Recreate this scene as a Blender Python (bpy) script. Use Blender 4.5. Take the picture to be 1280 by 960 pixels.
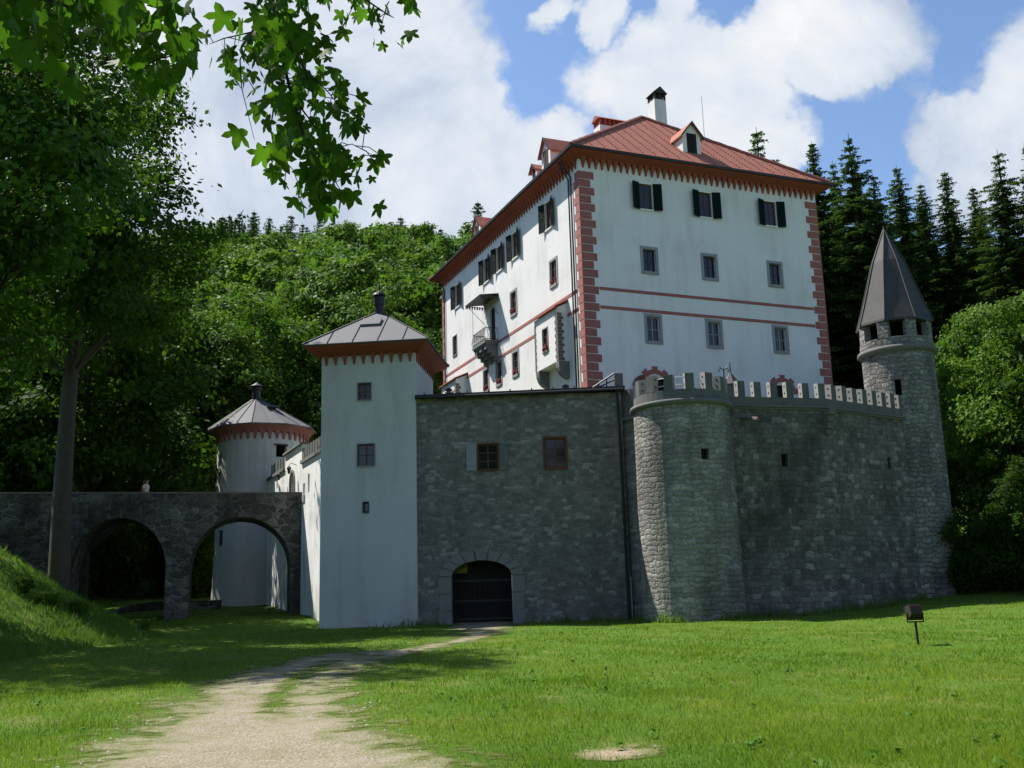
import bpy, bmesh, math, random
import numpy as np
from mathutils import Vector, Matrix

random.seed(7)
S = bpy.context.scene
for o in list(bpy.data.objects): bpy.data.objects.remove(o)
COL = S.collection
R = math.radians

# ------------------------------------------------------------------ camera
H_EYE, FPX, PITCH, ROLL = 1.62, 1300.0, R(11.92), R(-1.633)
cp, sp, cr, sr = math.cos(PITCH), math.sin(PITCH), math.cos(ROLL), math.sin(ROLL)
RIGHT = np.array([1, 0, 0.0]); UP = np.array([0, -sp, cp]); FW = np.array([0, cp, sp])
RR = cr * RIGHT + sr * UP; UU = -sr * RIGHT + cr * UP
EYE = np.array([0, 0, H_EYE])
cam = bpy.data.cameras.new('camera'); camo = bpy.data.objects.new('camera', cam); COL.objects.link(camo)
cam.sensor_width = 36; cam.lens = 36 * FPX / 1280; cam.clip_start = 0.1; cam.clip_end = 3000
camo.matrix_world = Matrix(((RR[0], UU[0], -FW[0], 0), (RR[1], UU[1], -FW[1], 0), (RR[2], UU[2], -FW[2], H_EYE), (0, 0, 0, 1)))
S.camera = camo

def ray(x, y): return (x - 640) / FPX * RR - (y - 480) / FPX * UU + FW
def at(x, y, Y):                       # point on a sight line at ground distance Y
    d = ray(x, y); return EYE + d * (Y / d[1])

# ------------------------------------------------------------------ light
SUN_EL, SUN_AZ = R(56), R(31)          # azimuth measured north of west (view looks north = +Y)
sdir = Vector((-math.cos(SUN_AZ) * math.cos(SUN_EL), math.sin(SUN_AZ) * math.cos(SUN_EL), math.sin(SUN_EL)))
sl = bpy.data.lights.new('sun', 'SUN'); sl.energy = 5.0; sl.angle = R(0.53); sl.color = (1.0, 0.96, 0.88)
so = bpy.data.objects.new('sun', sl); COL.objects.link(so); so.rotation_euler = sdir.to_track_quat('Z', 'Y').to_euler()
so.location = (-40, 20, 80)

W = bpy.data.worlds.new('World'); S.world = W; W.use_nodes = True
wt = W.node_tree; wt.nodes.clear()

def node(nt, t, **kw):
    n = nt.nodes.new(t)
    for k, v in kw.items():
        if k in ('ins',):
            for a, b in v.items():
                if hasattr(b, 'is_linked') or isinstance(b, bpy.types.NodeSocket): nt.links.new(b, n.inputs[a])
                else: n.inputs[a].default_value = b
        else: setattr(n, k, v)
    return n
def mth(nt, op, a, b=None, c=None, clamp=False):
    n = nt.nodes.new('ShaderNodeMath'); n.operation = op; n.use_clamp = clamp
    for i, v in enumerate((a, b, c)):
        if v is None: continue
        if isinstance(v, (int, float)): n.inputs[i].default_value = v
        else: nt.links.new(v, n.inputs[i])
    return n.outputs[0]
def mix(nt, fac, a, b, mode='MIX'):
    n = nt.nodes.new('ShaderNodeMix'); n.data_type = 'RGBA'; n.blend_type = mode
    for i, v in ((0, fac), (6, a), (7, b)):
        if isinstance(v, bpy.types.NodeSocket): nt.links.new(v, n.inputs[i])
        elif isinstance(v, (int, float)): n.inputs[i].default_value = v
        else: n.inputs[i].default_value = (*v, 1)
    return n.outputs[2]
def ramp(nt, fac, stops):
    n = nt.nodes.new('ShaderNodeValToRGB'); nt.links.new(fac, n.inputs[0])
    e = n.color_ramp.elements
    while len(e) < len(stops): e.new(0.5)
    for q, (p, c) in zip(e, stops):
        q.position = p; q.color = (c, c, c, 1) if isinstance(c, (int, float)) else (*c, 1)
    return n.outputs[0]
def noise(nt, vec, scale, detail=4, rough=0.55, dist=0.0):
    n = nt.nodes.new('ShaderNodeTexNoise'); n.inputs['Scale'].default_value = scale
    n.inputs['Detail'].default_value = detail; n.inputs['Roughness'].default_value = rough; n.inputs['Distortion'].default_value = dist
    if vec is not None: nt.links.new(vec, n.inputs['Vector'])
    return n
def smooth(nt, v, a, b):
    n = nt.nodes.new('ShaderNodeMapRange'); n.interpolation_type = 'SMOOTHSTEP'
    nt.links.new(v, n.inputs[0]); n.inputs[1].default_value = a; n.inputs[2].default_value = b
    return n.outputs[0]

sky = node(wt, 'ShaderNodeTexSky', sky_type='NISHITA', sun_disc=False, sun_elevation=SUN_EL, sun_rotation=R(-59) , altitude=600, air_density=1.0, dust_density=0.6, ozone_density=1.6)
tc = node(wt, 'ShaderNodeTexCoord'); D = tc.outputs['Generated']
dn = noise(wt, D, 7.0, 7, 0.6)
off = node(wt, 'ShaderNodeVectorMath', operation='SUBTRACT'); wt.links.new(dn.outputs['Color'], off.inputs[0]); off.inputs[1].default_value = (0.5, 0.5, 0.5)
sc_ = node(wt, 'ShaderNodeVectorMath', operation='SCALE'); wt.links.new(off.outputs[0], sc_.inputs[0]); sc_.inputs['Scale'].default_value = 0.11
dd = node(wt, 'ShaderNodeVectorMath', operation='ADD'); wt.links.new(D, dd.inputs[0]); wt.links.new(sc_.outputs[0], dd.inputs[1])
nrm = node(wt, 'ShaderNodeVectorMath', operation='NORMALIZE'); wt.links.new(dd.outputs[0], nrm.inputs[0]); DV = nrm.outputs[0]
CLOUDS = [(300, 60, 150), (250, 220, 170), (460, 130, 140), (545, 70, 90), (420, 260, 160), (560, 235, 100), (640, 265, 70), (60, 100, 200), (600, 150, 60),
          (770, 115, 62), (835, 80, 66), (900, 115, 72), (955, 160, 50), (880, 190, 90), (690, 185, 40), (740, 25, 26), (830, 15, 30), (690, 15, 22),
          (955, 30, 40), (1035, 40, 72), (1100, 50, 55), (1060, 95, 45), (1000, -60, 60),
          (1170, 150, 46), (1235, 120, 62), (1290, 190, 95), (1200, 215, 60), (1350, 80, 90)]
tot = None
for (px, py, rr) in CLOUDS:
    d = ray(px, py); d = d / np.linalg.norm(d)
    dp = node(wt, 'ShaderNodeVectorMath', operation='DOT_PRODUCT'); wt.links.new(DV, dp.inputs[0]); dp.inputs[1].default_value = tuple(d)
    ca = math.cos(rr * 1.22 / FPX)
    v = mth(wt, 'DIVIDE', mth(wt, 'SUBTRACT', dp.outputs['Value'], ca), 1 - ca, clamp=True)
    tot = v if tot is None else mth(wt, 'ADD', tot, mth(wt, 'MULTIPLY', v, mth(wt, 'SUBTRACT', 1.35, tot, clamp=True)))
fb = noise(wt, D, 11.0, 10, 0.62)
fb2 = noise(wt, D, 3.2, 5, 0.5)
# elsewhere: scattered cumulus
seen = node(wt, 'ShaderNodeVectorMath', operation='DOT_PRODUCT'); wt.links.new(D, seen.inputs[0]); seen.inputs[1].default_value = tuple(FW)
outside = smooth(wt, seen.outputs['Value'], 0.72, 0.55)
rest = mth(wt, 'MULTIPLY', outside, mth(wt, 'MULTIPLY', smooth(wt, fb2.outputs['Fac'], 0.52, 0.7), 0.7))
dens = mth(wt, 'ADD', mth(wt, 'MAXIMUM', tot, rest), mth(wt, 'MULTIPLY', mth(wt, 'SUBTRACT', fb.outputs['Fac'], 0.5), 1.9))
mask = smooth(wt, dens, 0.2, 0.78)
shade = mth(wt, 'ADD', mth(wt, 'MULTIPLY', noise(wt, D, 5.0, 9, 0.6, 0.4).outputs['Fac'], 0.95), mth(wt, 'MULTIPLY', dens, 0.12))
cl = ramp(wt, shade, [(0.47, (5.0, 6.0, 7.7)), (0.64, (7.6, 8.3, 9.4)), (0.84, (10.2, 10.3, 10.4))])
skc = mix(wt, 1.0, sky.outputs[0], (1.8, 1.9, 2.0), 'MULTIPLY')
fin = mix(wt, mask, skc, cl)
bg = node(wt, 'ShaderNodeBackground'); wt.links.new(fin, bg.inputs[0]); bg.inputs[1].default_value = 0.05
wo = node(wt, 'ShaderNodeOutputWorld'); wt.links.new(bg.outputs[0], wo.inputs[0])

S.view_settings.view_transform = 'Standard'; S.view_settings.look = 'None'
S.view_settings.exposure = 0.9; S.view_settings.gamma = 1; S.view_settings.use_curve_mapping = False
S.render.engine = 'CYCLES'
cy = S.cycles; cy.max_bounces = 5; cy.diffuse_bounces = 3; cy.glossy_bounces = 2; cy.transmission_bounces = 3; cy.transparent_max_bounces = 6
cy.use_denoising = True; cy.caustics_reflective = False; cy.caustics_refractive = False; cy.sample_clamp_indirect = 4

# ------------------------------------------------------------------ helpers
class MB:
    def __init__(s): s.v = []; s.f = []; s.m = []
    def add(s, vs, fs, mi=0):
        n = len(s.v); s.v += [tuple(map(float, p)) for p in vs]; s.f += [[i + n for i in f] for f in fs]; s.m += [mi] * len(fs); return s
    def poly(s, pts, mi=0): return s.add(pts, [list(range(len(pts)))], mi)
    def hexa(s, p, mi=0):               # p: 4 bottom + 4 top points
        return s.add(p, [(0, 3, 2, 1), (4, 5, 6, 7), (0, 1, 5, 4), (1, 2, 6, 5), (2, 3, 7, 6), (3, 0, 4, 7)], mi)
    def box(s, c, size, rz=0, mi=0):
        x, y, z = [q / 2 for q in size]; ca, sa = math.cos(rz), math.sin(rz)
        P = [(c[0] + a * ca - b * sa, c[1] + a * sa + b * ca, c[2] + h) for h in (-z, z) for a, b in ((-x, -y), (x, -y), (x, y), (-x, y))]
        return s.hexa(P, mi)
    def pbox(s, pos, u0, u1, z0, z1, d0, d1, mi=0):
        return s.hexa([pos(u0, z0, d0), pos(u1, z0, d0), pos(u1, z0, d1), pos(u0, z0, d1), pos(u0, z1, d0), pos(u1, z1, d0), pos(u1, z1, d1), pos(u0, z1, d1)], mi)
    def tube(s, pts, rad, n=8, mi=0, cap=True):
        pts = [Vector(p) for p in pts]
        if isinstance(rad, (int, float)): rad = [rad] * len(pts)
        rings = []; base = len(s.v); prev = None
        for i, p in enumerate(pts):
            t = (pts[min(i + 1, len(pts) - 1)] - pts[max(i - 1, 0)]).normalized()
            if prev is None: a = t.cross(Vector((0.12, 0.99, 0.05)) if abs(t.y) < 0.9 else Vector((1, 0, 0))).normalized()
            else: a = (prev - t * prev.dot(t)).normalized()
            prev = a; b = t.cross(a)
            for k in range(n):
                q = p + (a * math.cos(2 * math.pi * k / n) + b * math.sin(2 * math.pi * k / n)) * rad[i]; s.v.append(tuple(q))
        for i in range(len(pts) - 1):
            for k in range(n):
                s.f.append([base + i * n + k, base + i * n + (k + 1) % n, base + (i + 1) * n + (k + 1) % n, base + (i + 1) * n + k]); s.m.append(mi)
        if cap:
            s.f.append([base + k for k in range(n)][::-1]); s.f.append([base + (len(pts) - 1) * n + k for k in range(n)]); s.m += [mi, mi]
        return s
    def lathe(s, cx, cy_, prof, n=32, a0=0, a1=2 * math.pi, mi=0, cap=False):
        base = len(s.v); full = abs(a1 - a0 - 2 * math.pi) < 1e-6; m = n if full else n + 1
        for r, z in prof:
            for k in range(m):
                a = a0 + (a1 - a0) * k / n; s.v.append((cx + r * math.cos(a), cy_ + r * math.sin(a), z))
        for i in range(len(prof) - 1):
            for k in range(n):
                s.f.append([base + i * m + k, base + i * m + (k + 1) % m, base + (i + 1) * m + (k + 1) % m, base + (i + 1) * m + k]); s.m.append(mi)
        if cap:
            s.f.append([base + k for k in range(m)]); s.f.append([base + (len(prof) - 1) * m + k for k in range(m)]); s.m += [mi, mi]
        return s
    def panel(s, pos, u0, u1, z0, z1, holes=(), depth=0.25, du=None, dz=None, mi=0, rmi=None):
        rmi = mi if rmi is None else rmi
        us = {u0, u1}; zs = {z0, z1}
        for h in holes: us |= {h[0], h[1]}; zs |= {h[2], h[3]}
        if du: us |= set(np.linspace(u0, u1, int((u1 - u0) / du) + 2).tolist())
        if dz: zs |= set(np.linspace(z0, z1, int((z1 - z0) / dz) + 2).tolist())
        us = sorted(us); zs = sorted(zs)
        def clean(a):
            o = [a[0]]
            for q in a[1:]:
                if q - o[-1] > 1e-4: o.append(q)
            return o
        us = clean(us); zs = clean(zs)
        def inh(u, z): return any(h[0] < u < h[1] and h[2] < z < h[3] for h in holes)
        for i in range(len(us) - 1):
            for j in range(len(zs) - 1):
                a, b, c, d = us[i], us[i + 1], zs[j], zs[j + 1]
                if inh((a + b) / 2, (c + d) / 2): continue
                s.poly([pos(a, c, 0), pos(b, c, 0), pos(b, d, 0), pos(a, d, 0)], mi)
        for (a, b, c, d) in holes:
            if not depth: continue
            s.poly([pos(a, c, 0), pos(a, d, 0), pos(a, d, depth), pos(a, c, depth)], rmi)
            s.poly([pos(b, c, 0), pos(b, c, depth), pos(b, d, depth), pos(b, d, 0)], rmi)
            s.poly([pos(a, c, 0), pos(a, c, depth), pos(b, c, depth), pos(b, c, 0)], rmi)
            s.poly([pos(a, d, 0), pos(b, d, 0), pos(b, d, depth), pos(a, d, depth)], rmi)
        return s
    def build(s, name, mats, parent=None, smooth=False, root=None, weld=False):
        me = bpy.data.meshes.new(name)
        o = bpy.data.objects.new(name, me); COL.objects.link(o)
        org = Vector((0, 0, 0))
        if parent is not None:
            o.parent = parent
            q = parent
            while q is not None: org = org + q.location; q = q.parent
        elif root is not None: o.location = root; org = Vector(root)
        me.from_pydata([(x - org.x, y - org.y, z - org.z) for x, y, z in s.v], [], s.f)
        for m in (mats if isinstance(mats, (list, tuple)) else [mats]): me.materials.append(m)
        me.polygons.foreach_set('material_index', s.m)
        bm = bmesh.new(); bm.from_mesh(me)
        if weld: bmesh.ops.remove_doubles(bm, verts=bm.verts, dist=1e-4)
        bmesh.ops.recalc_face_normals(bm, faces=bm.faces); bm.to_mesh(me); bm.free()
        if smooth: me.polygons.foreach_set('use_smooth', [True] * len(me.polygons))
        me.update()
        return o

def tag(o, label=None, cat=None, group=None, kind=None):
    if label: o['label'] = label
    if cat: o['category'] = cat
    if group: o['group'] = group
    if kind: o['kind'] = kind
    return o
def thing(name, loc, label, cat, group=None):
    o = bpy.data.objects.new(name, None); COL.objects.link(o); o.location = tuple(map(float, loc)); o.empty_display_size = 0.3
    return tag(o, label, cat, group)
def mesh_np(name, V, F, mat_, attr=None):
    V = np.asarray(V, np.float32); F = np.asarray(F, np.int32); k = F.shape[1]
    me = bpy.data.meshes.new(name); me.vertices.add(len(V)); me.vertices.foreach_set('co', V.ravel())
    me.loops.add(F.size); me.loops.foreach_set('vertex_index', F.ravel())
    me.polygons.add(len(F)); me.polygons.foreach_set('loop_start', np.arange(0, F.size, k, dtype=np.int32)); me.polygons.foreach_set('loop_total', np.full(len(F), k, np.int32))
    if attr is not None:
        a = me.attributes.new('tint', 'FLOAT', 'POINT'); a.data.foreach_set('value', np.asarray(attr, np.float32))
    me.materials.append(mat_); me.update(calc_edges=True); me.validate(); return me
def link_mesh(name, me, parent=None, loc=None):
    o = bpy.data.objects.new(name, me); COL.objects.link(o)
    if parent is not None: o.parent = parent
    if loc is not None: o.location = loc
    return o
def copy_tree(o, parent=None):
    c = o.copy(); COL.objects.link(c)
    if parent is not None: c.parent = parent
    for ch in list(o.children): copy_tree(ch, c)
    return c

# ------------------------------------------------------------------ materials
def base_mat(name, rough=0.85, spec=0.25):
    m = bpy.data.materials.new(name); m.use_nodes = True; nt = m.node_tree
    b = nt.nodes['Principled BSDF']; b.inputs['Roughness'].default_value = rough; b.inputs['Specular IOR Level'].default_value = spec
    return m, nt, b
def obj_co(nt, scale=None):
    t = nt.nodes.new('ShaderNodeTexCoord')
    if scale is None: return t.outputs['Object']
    mp = nt.nodes.new('ShaderNodeMapping'); mp.inputs['Scale'].default_value = scale; nt.links.new(t.outputs['Object'], mp.inputs[0]); return mp.outputs[0]
def bump(nt, b, h, strength=0.5, dist=0.02):
    n = nt.nodes.new('ShaderNodeBump'); n.inputs['Strength'].default_value = strength; n.inputs['Distance'].default_value = dist
    nt.links.new(h, n.inputs['Height']); nt.links.new(n.outputs[0], b.inputs['Normal'])
def plain(name, col, rough=0.7, var=0.25, sc=3.0, metal=0.0, spec=0.3, bmp=0.1):
    m, nt, b = base_mat(name, rough, spec); co = obj_co(nt)
    n = noise(nt, co, sc, 6, 0.6); c = mix(nt, n.outputs['Fac'], tuple(q * (1 - var) for q in col), tuple(q * (1 + var) for q in col))
    nt.links.new(c, b.inputs['Base Color']); b.inputs['Metallic'].default_value = metal
    if bmp: bump(nt, b, noise(nt, co, sc * 9, 4).outputs['Fac'], bmp, 0.01)
    return m
def plaster(name, col, stain=(0.5, 0.5, 0.48), amt=0.25, low=0.0, cover=0.55):
    m, nt, b = base_mat(name, 0.9, 0.15); co = obj_co(nt)
    n1 = noise(nt, co, 0.35, 6, 0.6); st = obj_co(nt, (1.6, 1.6, 0.22)); n2 = noise(nt, st, 1.0, 6, 0.65)
    f = mth(nt, 'MULTIPLY', smooth(nt, mth(nt, 'MULTIPLY', mth(nt, 'ADD', n1.outputs['Fac'], n2.outputs['Fac']), 0.5), cover - 0.12, cover + 0.14), amt)
    c = mix(nt, f, col, tuple(a * s_ for a, s_ in zip(col, stain)))
    n3 = noise(nt, co, 7.0, 6, 0.6)
    c = mix(nt, mth(nt, 'MULTIPLY', n3.outputs['Fac'], 0.12), c, (0.35, 0.34, 0.32))
    nt.links.new(c, b.inputs['Base Color'])
    h = mth(nt, 'ADD', mth(nt, 'MULTIPLY', noise(nt, co, 3.0, 5).outputs['Fac'], 1.0), mth(nt, 'MULTIPLY', noise(nt, co, 26.0, 4).outputs['Fac'], 0.3))
    bump(nt, b, h, 0.25, 0.05); return m
def masonry(name, cols, scale=(2.3, 2.3, 4.2), mortar=(0.2, 0.195, 0.18), mw=0.07, bs=0.8, bd=0.05, stain=0.5, dark=(0.03, 0.032, 0.03), mfac=0.6, wob=0.25):
    m, nt, b = base_mat(name, 0.95, 0.12)
    co0 = obj_co(nt); co = obj_co(nt, scale)
    w = noise(nt, co0, 2.2, 3); o = nt.nodes.new('ShaderNodeVectorMath'); o.operation = 'SCALE'; nt.links.new(w.outputs['Color'], o.inputs[0]); o.inputs['Scale'].default_value = wob * 2
    ad = nt.nodes.new('ShaderNodeVectorMath'); ad.operation = 'ADD'; nt.links.new(co, ad.inputs[0]); nt.links.new(o.outputs[0], ad.inputs[1])
    v = nt.nodes.new('ShaderNodeTexVoronoi'); v.inputs['Scale'].default_value = 1.0; nt.links.new(ad.outputs[0], v.inputs['Vector'])
    e = nt.nodes.new('ShaderNodeTexVoronoi'); e.feature = 'DISTANCE_TO_EDGE'; e.inputs['Scale'].default_value = 1.0; nt.links.new(ad.outputs[0], e.inputs['Vector'])
    sx = nt.nodes.new('ShaderNodeSeparateColor'); nt.links.new(v.outputs['Color'], sx.inputs[0])
    c = ramp(nt, sx.outputs[0], [(0.0, cols[0]), (0.5, cols[1]), (0.85, cols[2]), (1.0, cols[3])])
    g = noise(nt, co0, 11.0, 7, 0.65); c = mix(nt, mth(nt, 'MULTIPLY', smooth(nt, g.outputs['Fac'], 0.35, 0.7), 0.55), c, dark)
    edge = smooth(nt, e.outputs['Distance'], mw, mw * 0.35)
    patch = smooth(nt, noise(nt, co0, 0.7, 4).outputs['Fac'], 0.38, 0.6)
    c = mix(nt, mth(nt, 'MULTIPLY', edge, mth(nt, 'ADD', mth(nt, 'MULTIPLY', patch, mfac), 0.12)), c, mortar)
    st = obj_co(nt, (0.9, 0.9, 0.16)); s2 = noise(nt, st, 1.0, 6, 0.65)
    big = noise(nt, co0, 0.28, 5, 0.6)
    f = mth(nt, 'MULTIPLY', smooth(nt, mth(nt, 'ADD', mth(nt, 'MULTIPLY', s2.outputs['Fac'], 0.5), mth(nt, 'MULTIPLY', big.outputs['Fac'], 0.5)), 0.44, 0.62), stain)
    c = mix(nt, f, c, dark)
    nt.links.new(c, b.inputs['Base Color'])
    h = mth(nt, 'ADD', mth(nt, 'MULTIPLY', smooth(nt, e.outputs['Distance'], 0.0, mw * 2.2), 0.8), mth(nt, 'ADD', mth(nt, 'MULTIPLY', g.outputs['Fac'], 0.5), mth(nt, 'MULTIPLY', sx.outputs[1], 0.35)))
    bump(nt, b, h, bs, bd); return m

def coursed(name, cols, theta=None, centre_r=None, h=.26, w=.42, mortar=(0.2, 0.195, 0.18), jw=.022, jf=.5, bs=.8, bd=.04, stain=.5, dark=(0.042, 0.039, 0.037), wob=.09, grit=.5):
    """irregular courses of squared rubble; theta = direction of a flat wall, centre_r = radius of a round one"""
    m, nt, b = base_mat(name, 0.95, 0.1); co0 = obj_co(nt)
    sep = nt.nodes.new('ShaderNodeSeparateXYZ'); nt.links.new(co0, sep.inputs[0]); X_, Y_, Z_ = sep.outputs
    if centre_r: u = mth(nt, 'MULTIPLY', mth(nt, 'ARCTAN2', X_, mth(nt, 'MULTIPLY', Y_, -1.0)), centre_r)
    else: u = mth(nt, 'ADD', mth(nt, 'MULTIPLY', X_, math.cos(theta)), mth(nt, 'MULTIPLY', Y_, math.sin(theta)))
    wn = noise(nt, co0, 1.6, 4, .6); ws = nt.nodes.new('ShaderNodeSeparateColor'); nt.links.new(wn.outputs['Color'], ws.inputs[0])
    wf = noise(nt, co0, 9.0, 3, .6); wfs = nt.nodes.new('ShaderNodeSeparateColor'); nt.links.new(wf.outputs['Color'], wfs.inputs[0])
    def jit(v, a, b_, k): return mth(nt, 'ADD', v, mth(nt, 'ADD', mth(nt, 'MULTIPLY', mth(nt, 'SUBTRACT', a, .5), k * 4), mth(nt, 'MULTIPLY', mth(nt, 'SUBTRACT', b_, .5), k * .9)))
    zz = mth(nt, 'DIVIDE', jit(Z_, ws.outputs[0], wfs.outputs[0], wob), h); uu = jit(u, ws.outputs[1], wfs.outputs[1], wob)
    row = mth(nt, 'FLOOR', zz); w1 = nt.nodes.new('ShaderNodeTexWhiteNoise'); w1.noise_dimensions = '1D'; nt.links.new(row, w1.inputs['W']); rr_ = w1.outputs['Value']
    us = mth(nt, 'ADD', mth(nt, 'DIVIDE', uu, mth(nt, 'MULTIPLY', mth(nt, 'ADD', rr_, .6), w)), mth(nt, 'MULTIPLY', rr_, 17.0)); cell = mth(nt, 'FLOOR', us)
    cb = nt.nodes.new('ShaderNodeCombineXYZ'); nt.links.new(row, cb.inputs[0]); nt.links.new(cell, cb.inputs[1])
    w2 = nt.nodes.new('ShaderNodeTexWhiteNoise'); nt.links.new(cb.outputs[0], w2.inputs['Vector']); cs = nt.nodes.new('ShaderNodeSeparateColor'); nt.links.new(w2.outputs['Color'], cs.inputs[0])
    fz = mth(nt, 'FRACT', zz); fu = mth(nt, 'FRACT', us)
    ez = mth(nt, 'MULTIPLY', mth(nt, 'MINIMUM', fz, mth(nt, 'SUBTRACT', 1.0, fz)), h); eu = mth(nt, 'MULTIPLY', mth(nt, 'MINIMUM', fu, mth(nt, 'SUBTRACT', 1.0, fu)), w)
    ed = mth(nt, 'MINIMUM', ez, eu)
    c = ramp(nt, cs.outputs[0], [(0.0, cols[0]), (0.5, cols[1]), (0.85, cols[2]), (1.0, cols[3])])
    g = noise(nt, co0, 12.0, 7, 0.68); g2 = noise(nt, co0, 3.1, 6, 0.65)
    c = mix(nt, mth(nt, 'MULTIPLY', smooth(nt, g.outputs['Fac'], 0.4, 0.7), grit), c, dark)
    c = mix(nt, mth(nt, 'MULTIPLY', smooth(nt, g2.outputs['Fac'], 0.52, 0.72), .5), c, cols[3])
    patch = smooth(nt, noise(nt, co0, 0.8, 4).outputs['Fac'], 0.4, 0.62)
    c = mix(nt, mth(nt, 'MULTIPLY', smooth(nt, ed, jw, jw * .4), mth(nt, 'ADD', mth(nt, 'MULTIPLY', patch, jf), jf * .25)), c, mortar)
    st = obj_co(nt, (0.9, 0.9, 0.2)); s2 = noise(nt, st, 1.0, 6, 0.65); big = noise(nt, co0, 0.3, 5, 0.6)
    f = mth(nt, 'MULTIPLY', smooth(nt, mth(nt, 'ADD', mth(nt, 'MULTIPLY', s2.outputs['Fac'], 0.5), mth(nt, 'MULTIPLY', big.outputs['Fac'], 0.5)), 0.43, 0.62), stain)
    c = mix(nt, f, c, dark); nt.links.new(c, b.inputs['Base Color'])
    hh = mth(nt, 'ADD', mth(nt, 'MULTIPLY', smooth(nt, ed, 0.0, jw * 2.4), .9), mth(nt, 'ADD', mth(nt, 'MULTIPLY', g.outputs['Fac'], .55), mth(nt, 'ADD', mth(nt, 'MULTIPLY', cs.outputs[1], .5), mth(nt, 'MULTIPLY', g2.outputs['Fac'], .8))))
    bump(nt, b, hh, bs, bd); return m

M = {}
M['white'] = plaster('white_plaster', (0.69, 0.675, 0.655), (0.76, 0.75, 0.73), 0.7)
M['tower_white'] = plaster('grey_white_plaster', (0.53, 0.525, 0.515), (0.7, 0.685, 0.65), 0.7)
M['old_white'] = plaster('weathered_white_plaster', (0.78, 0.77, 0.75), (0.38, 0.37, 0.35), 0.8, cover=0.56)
M['rubble'] = coursed('rubble_stone', [(0.16, 0.15, 0.136), (0.205, 0.193, 0.175), (0.255, 0.241, 0.22), (0.37, 0.35, 0.325)], theta=0, h=.17, w=.3, jw=.014, jf=.3, stain=.3, mortar=(.15, .15, .138), bs=.5, wob=.11, dark=(.06, .055, .052))
M['bastion'] = coursed('bastion_stone', [(0.24, 0.229, 0.21), (0.285, 0.272, 0.25), (0.34, 0.325, 0.3), (0.42, 0.4, 0.372)], centre_r=2.2, wob=.15, h=.23, w=.5, jw=.025, jf=.3, bs=.75, bd=.07, mortar=(.1, .098, .09), stain=.55)
M['curtain'] = coursed('curtain_stone', [(0.115, 0.108, 0.098), (0.165, 0.155, 0.141), (0.215, 0.202, 0.184), (0.34, 0.32, 0.295)], theta=.3, wob=.13, h=.25, w=.34, jw=.02, jf=.4, stain=.7, mortar=(.12, .118, .11))
M['turret'] = coursed('turret_stone', [(0.21, 0.2, 0.186), (0.26, 0.248, 0.23), (0.31, 0.297, 0.277), (0.4, 0.384, 0.36)], centre_r=1.9, wob=.15, h=.25, w=.42, jw=.025, jf=.4, bs=1.0, bd=.08, mortar=(.26, .25, .235), stain=.55)
M['bridge'] = masonry('bridge_stone', [(0.07, 0.067, 0.06), (0.105, 0.101, 0.092), (0.15, 0.144, 0.132), (0.22, 0.212, 0.195)], scale=(2.1, 2.1, 3.4), mortar=(0.3, 0.29, 0.265), mw=0.06, stain=0.8, dark=(0.024, 0.023, 0.021), mfac=0.55)
M['cut'] = plain('cut_stone', (0.15, 0.15, 0.142), 0.9, 0.35, 1.6, bmp=0.4)
M['gate_stone'] = plain('gate_stone', (0.2, 0.192, 0.18), 0.9, 0.35, 1.3, bmp=0.4)
M['cut_dark'] = plain('dark_cut_stone', (0.14, 0.122, 0.115), 0.9, 0.4, 1.6, bmp=0.4)
M['coping'] = plain('coping_stone', (0.13, 0.128, 0.122), 0.9, 0.3, 2.0, bmp=0.4)
M['merlon'] = plain('merlon_stone', (0.11, 0.11, 0.105), 0.9, 0.4, 2.2, bmp=0.5)
M['merlon_side'] = plain('merlon_sunlit_plaster', (0.25, 0.243, 0.23), 0.9, 0.3, 3.0, bmp=.4)  # plaster flanks; their sunlit brightness is put into this paler colour
M['surround'] = plain('window_stone', (0.25, 0.25, 0.25), 0.9, 0.2, 3.0, bmp=0.2)
M['red'] = plain('red_paint', (0.29, 0.105, 0.088), 0.85, 0.32, 2.2)
M['red_dk'] = plain('red_brown_eaves', (0.27, 0.066, 0.042), 0.85, 0.25, 1.5)
M['brown'] = plain('brown_wood', (0.12, 0.05, 0.028), 0.75, 0.3, 5)
M['grey_wood'] = plain('grey_wood', (0.28, 0.285, 0.3), 0.85, 0.25, 4)
M['dark_wood'] = plain('dark_wood', (0.012, 0.01, 0.009), 0.8, 0.4, 5)
M['green_sh'] = plain('dark_green_shutter', (0.006, 0.014, 0.013), 0.8, 0.3, 6, spec=.1)
M['iron'] = plain('black_iron', (0.012, 0.012, 0.013), 0.5, 0.3, 8, spec=0.4)
M['lead'] = plain('dark_roof_metal', (0.03, 0.027, 0.026), 0.55, 0.4, 2)
M['sheet'] = plain('grey_sheet_metal', (0.115, 0.115, 0.122), 0.75, 0.22, 0.9, metal=0.0, spec=0.25, bmp=0.05)
M['seam'] = plain('roof_seam_metal', (0.06, 0.058, 0.06), 0.55, 0.2, 2)
M['shingle_gap'] = plain('dark_gap', (0.01, 0.01, 0.01), 0.9, 0.2, 2)
M['flower'] = plain('red_flower', (0.2, 0.04, 0.035), 0.8, 0.5, 14)
M['white_frame'] = plain('white_frame_paint', (0.7, 0.68, 0.63), 0.6, 0.1, 4)
M['rust'] = plain('rusty_metal', (0.02, 0.016, 0.014), 0.8, 0.5, 14)
M['bark'] = plain('bark', (0.06, 0.053, 0.043), 0.95, 0.5, 3.5, bmp=0.9)
M['bark_dk'] = plain('dark_bark', (0.04, 0.033, 0.026), 0.95, 0.5, 3.5, bmp=0.9)
m, nt, b = base_mat('window_glass', 0.06, 0.5); b.inputs['Base Color'].default_value = (0.012, 0.013, 0.016, 1); M['glass'] = m
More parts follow.
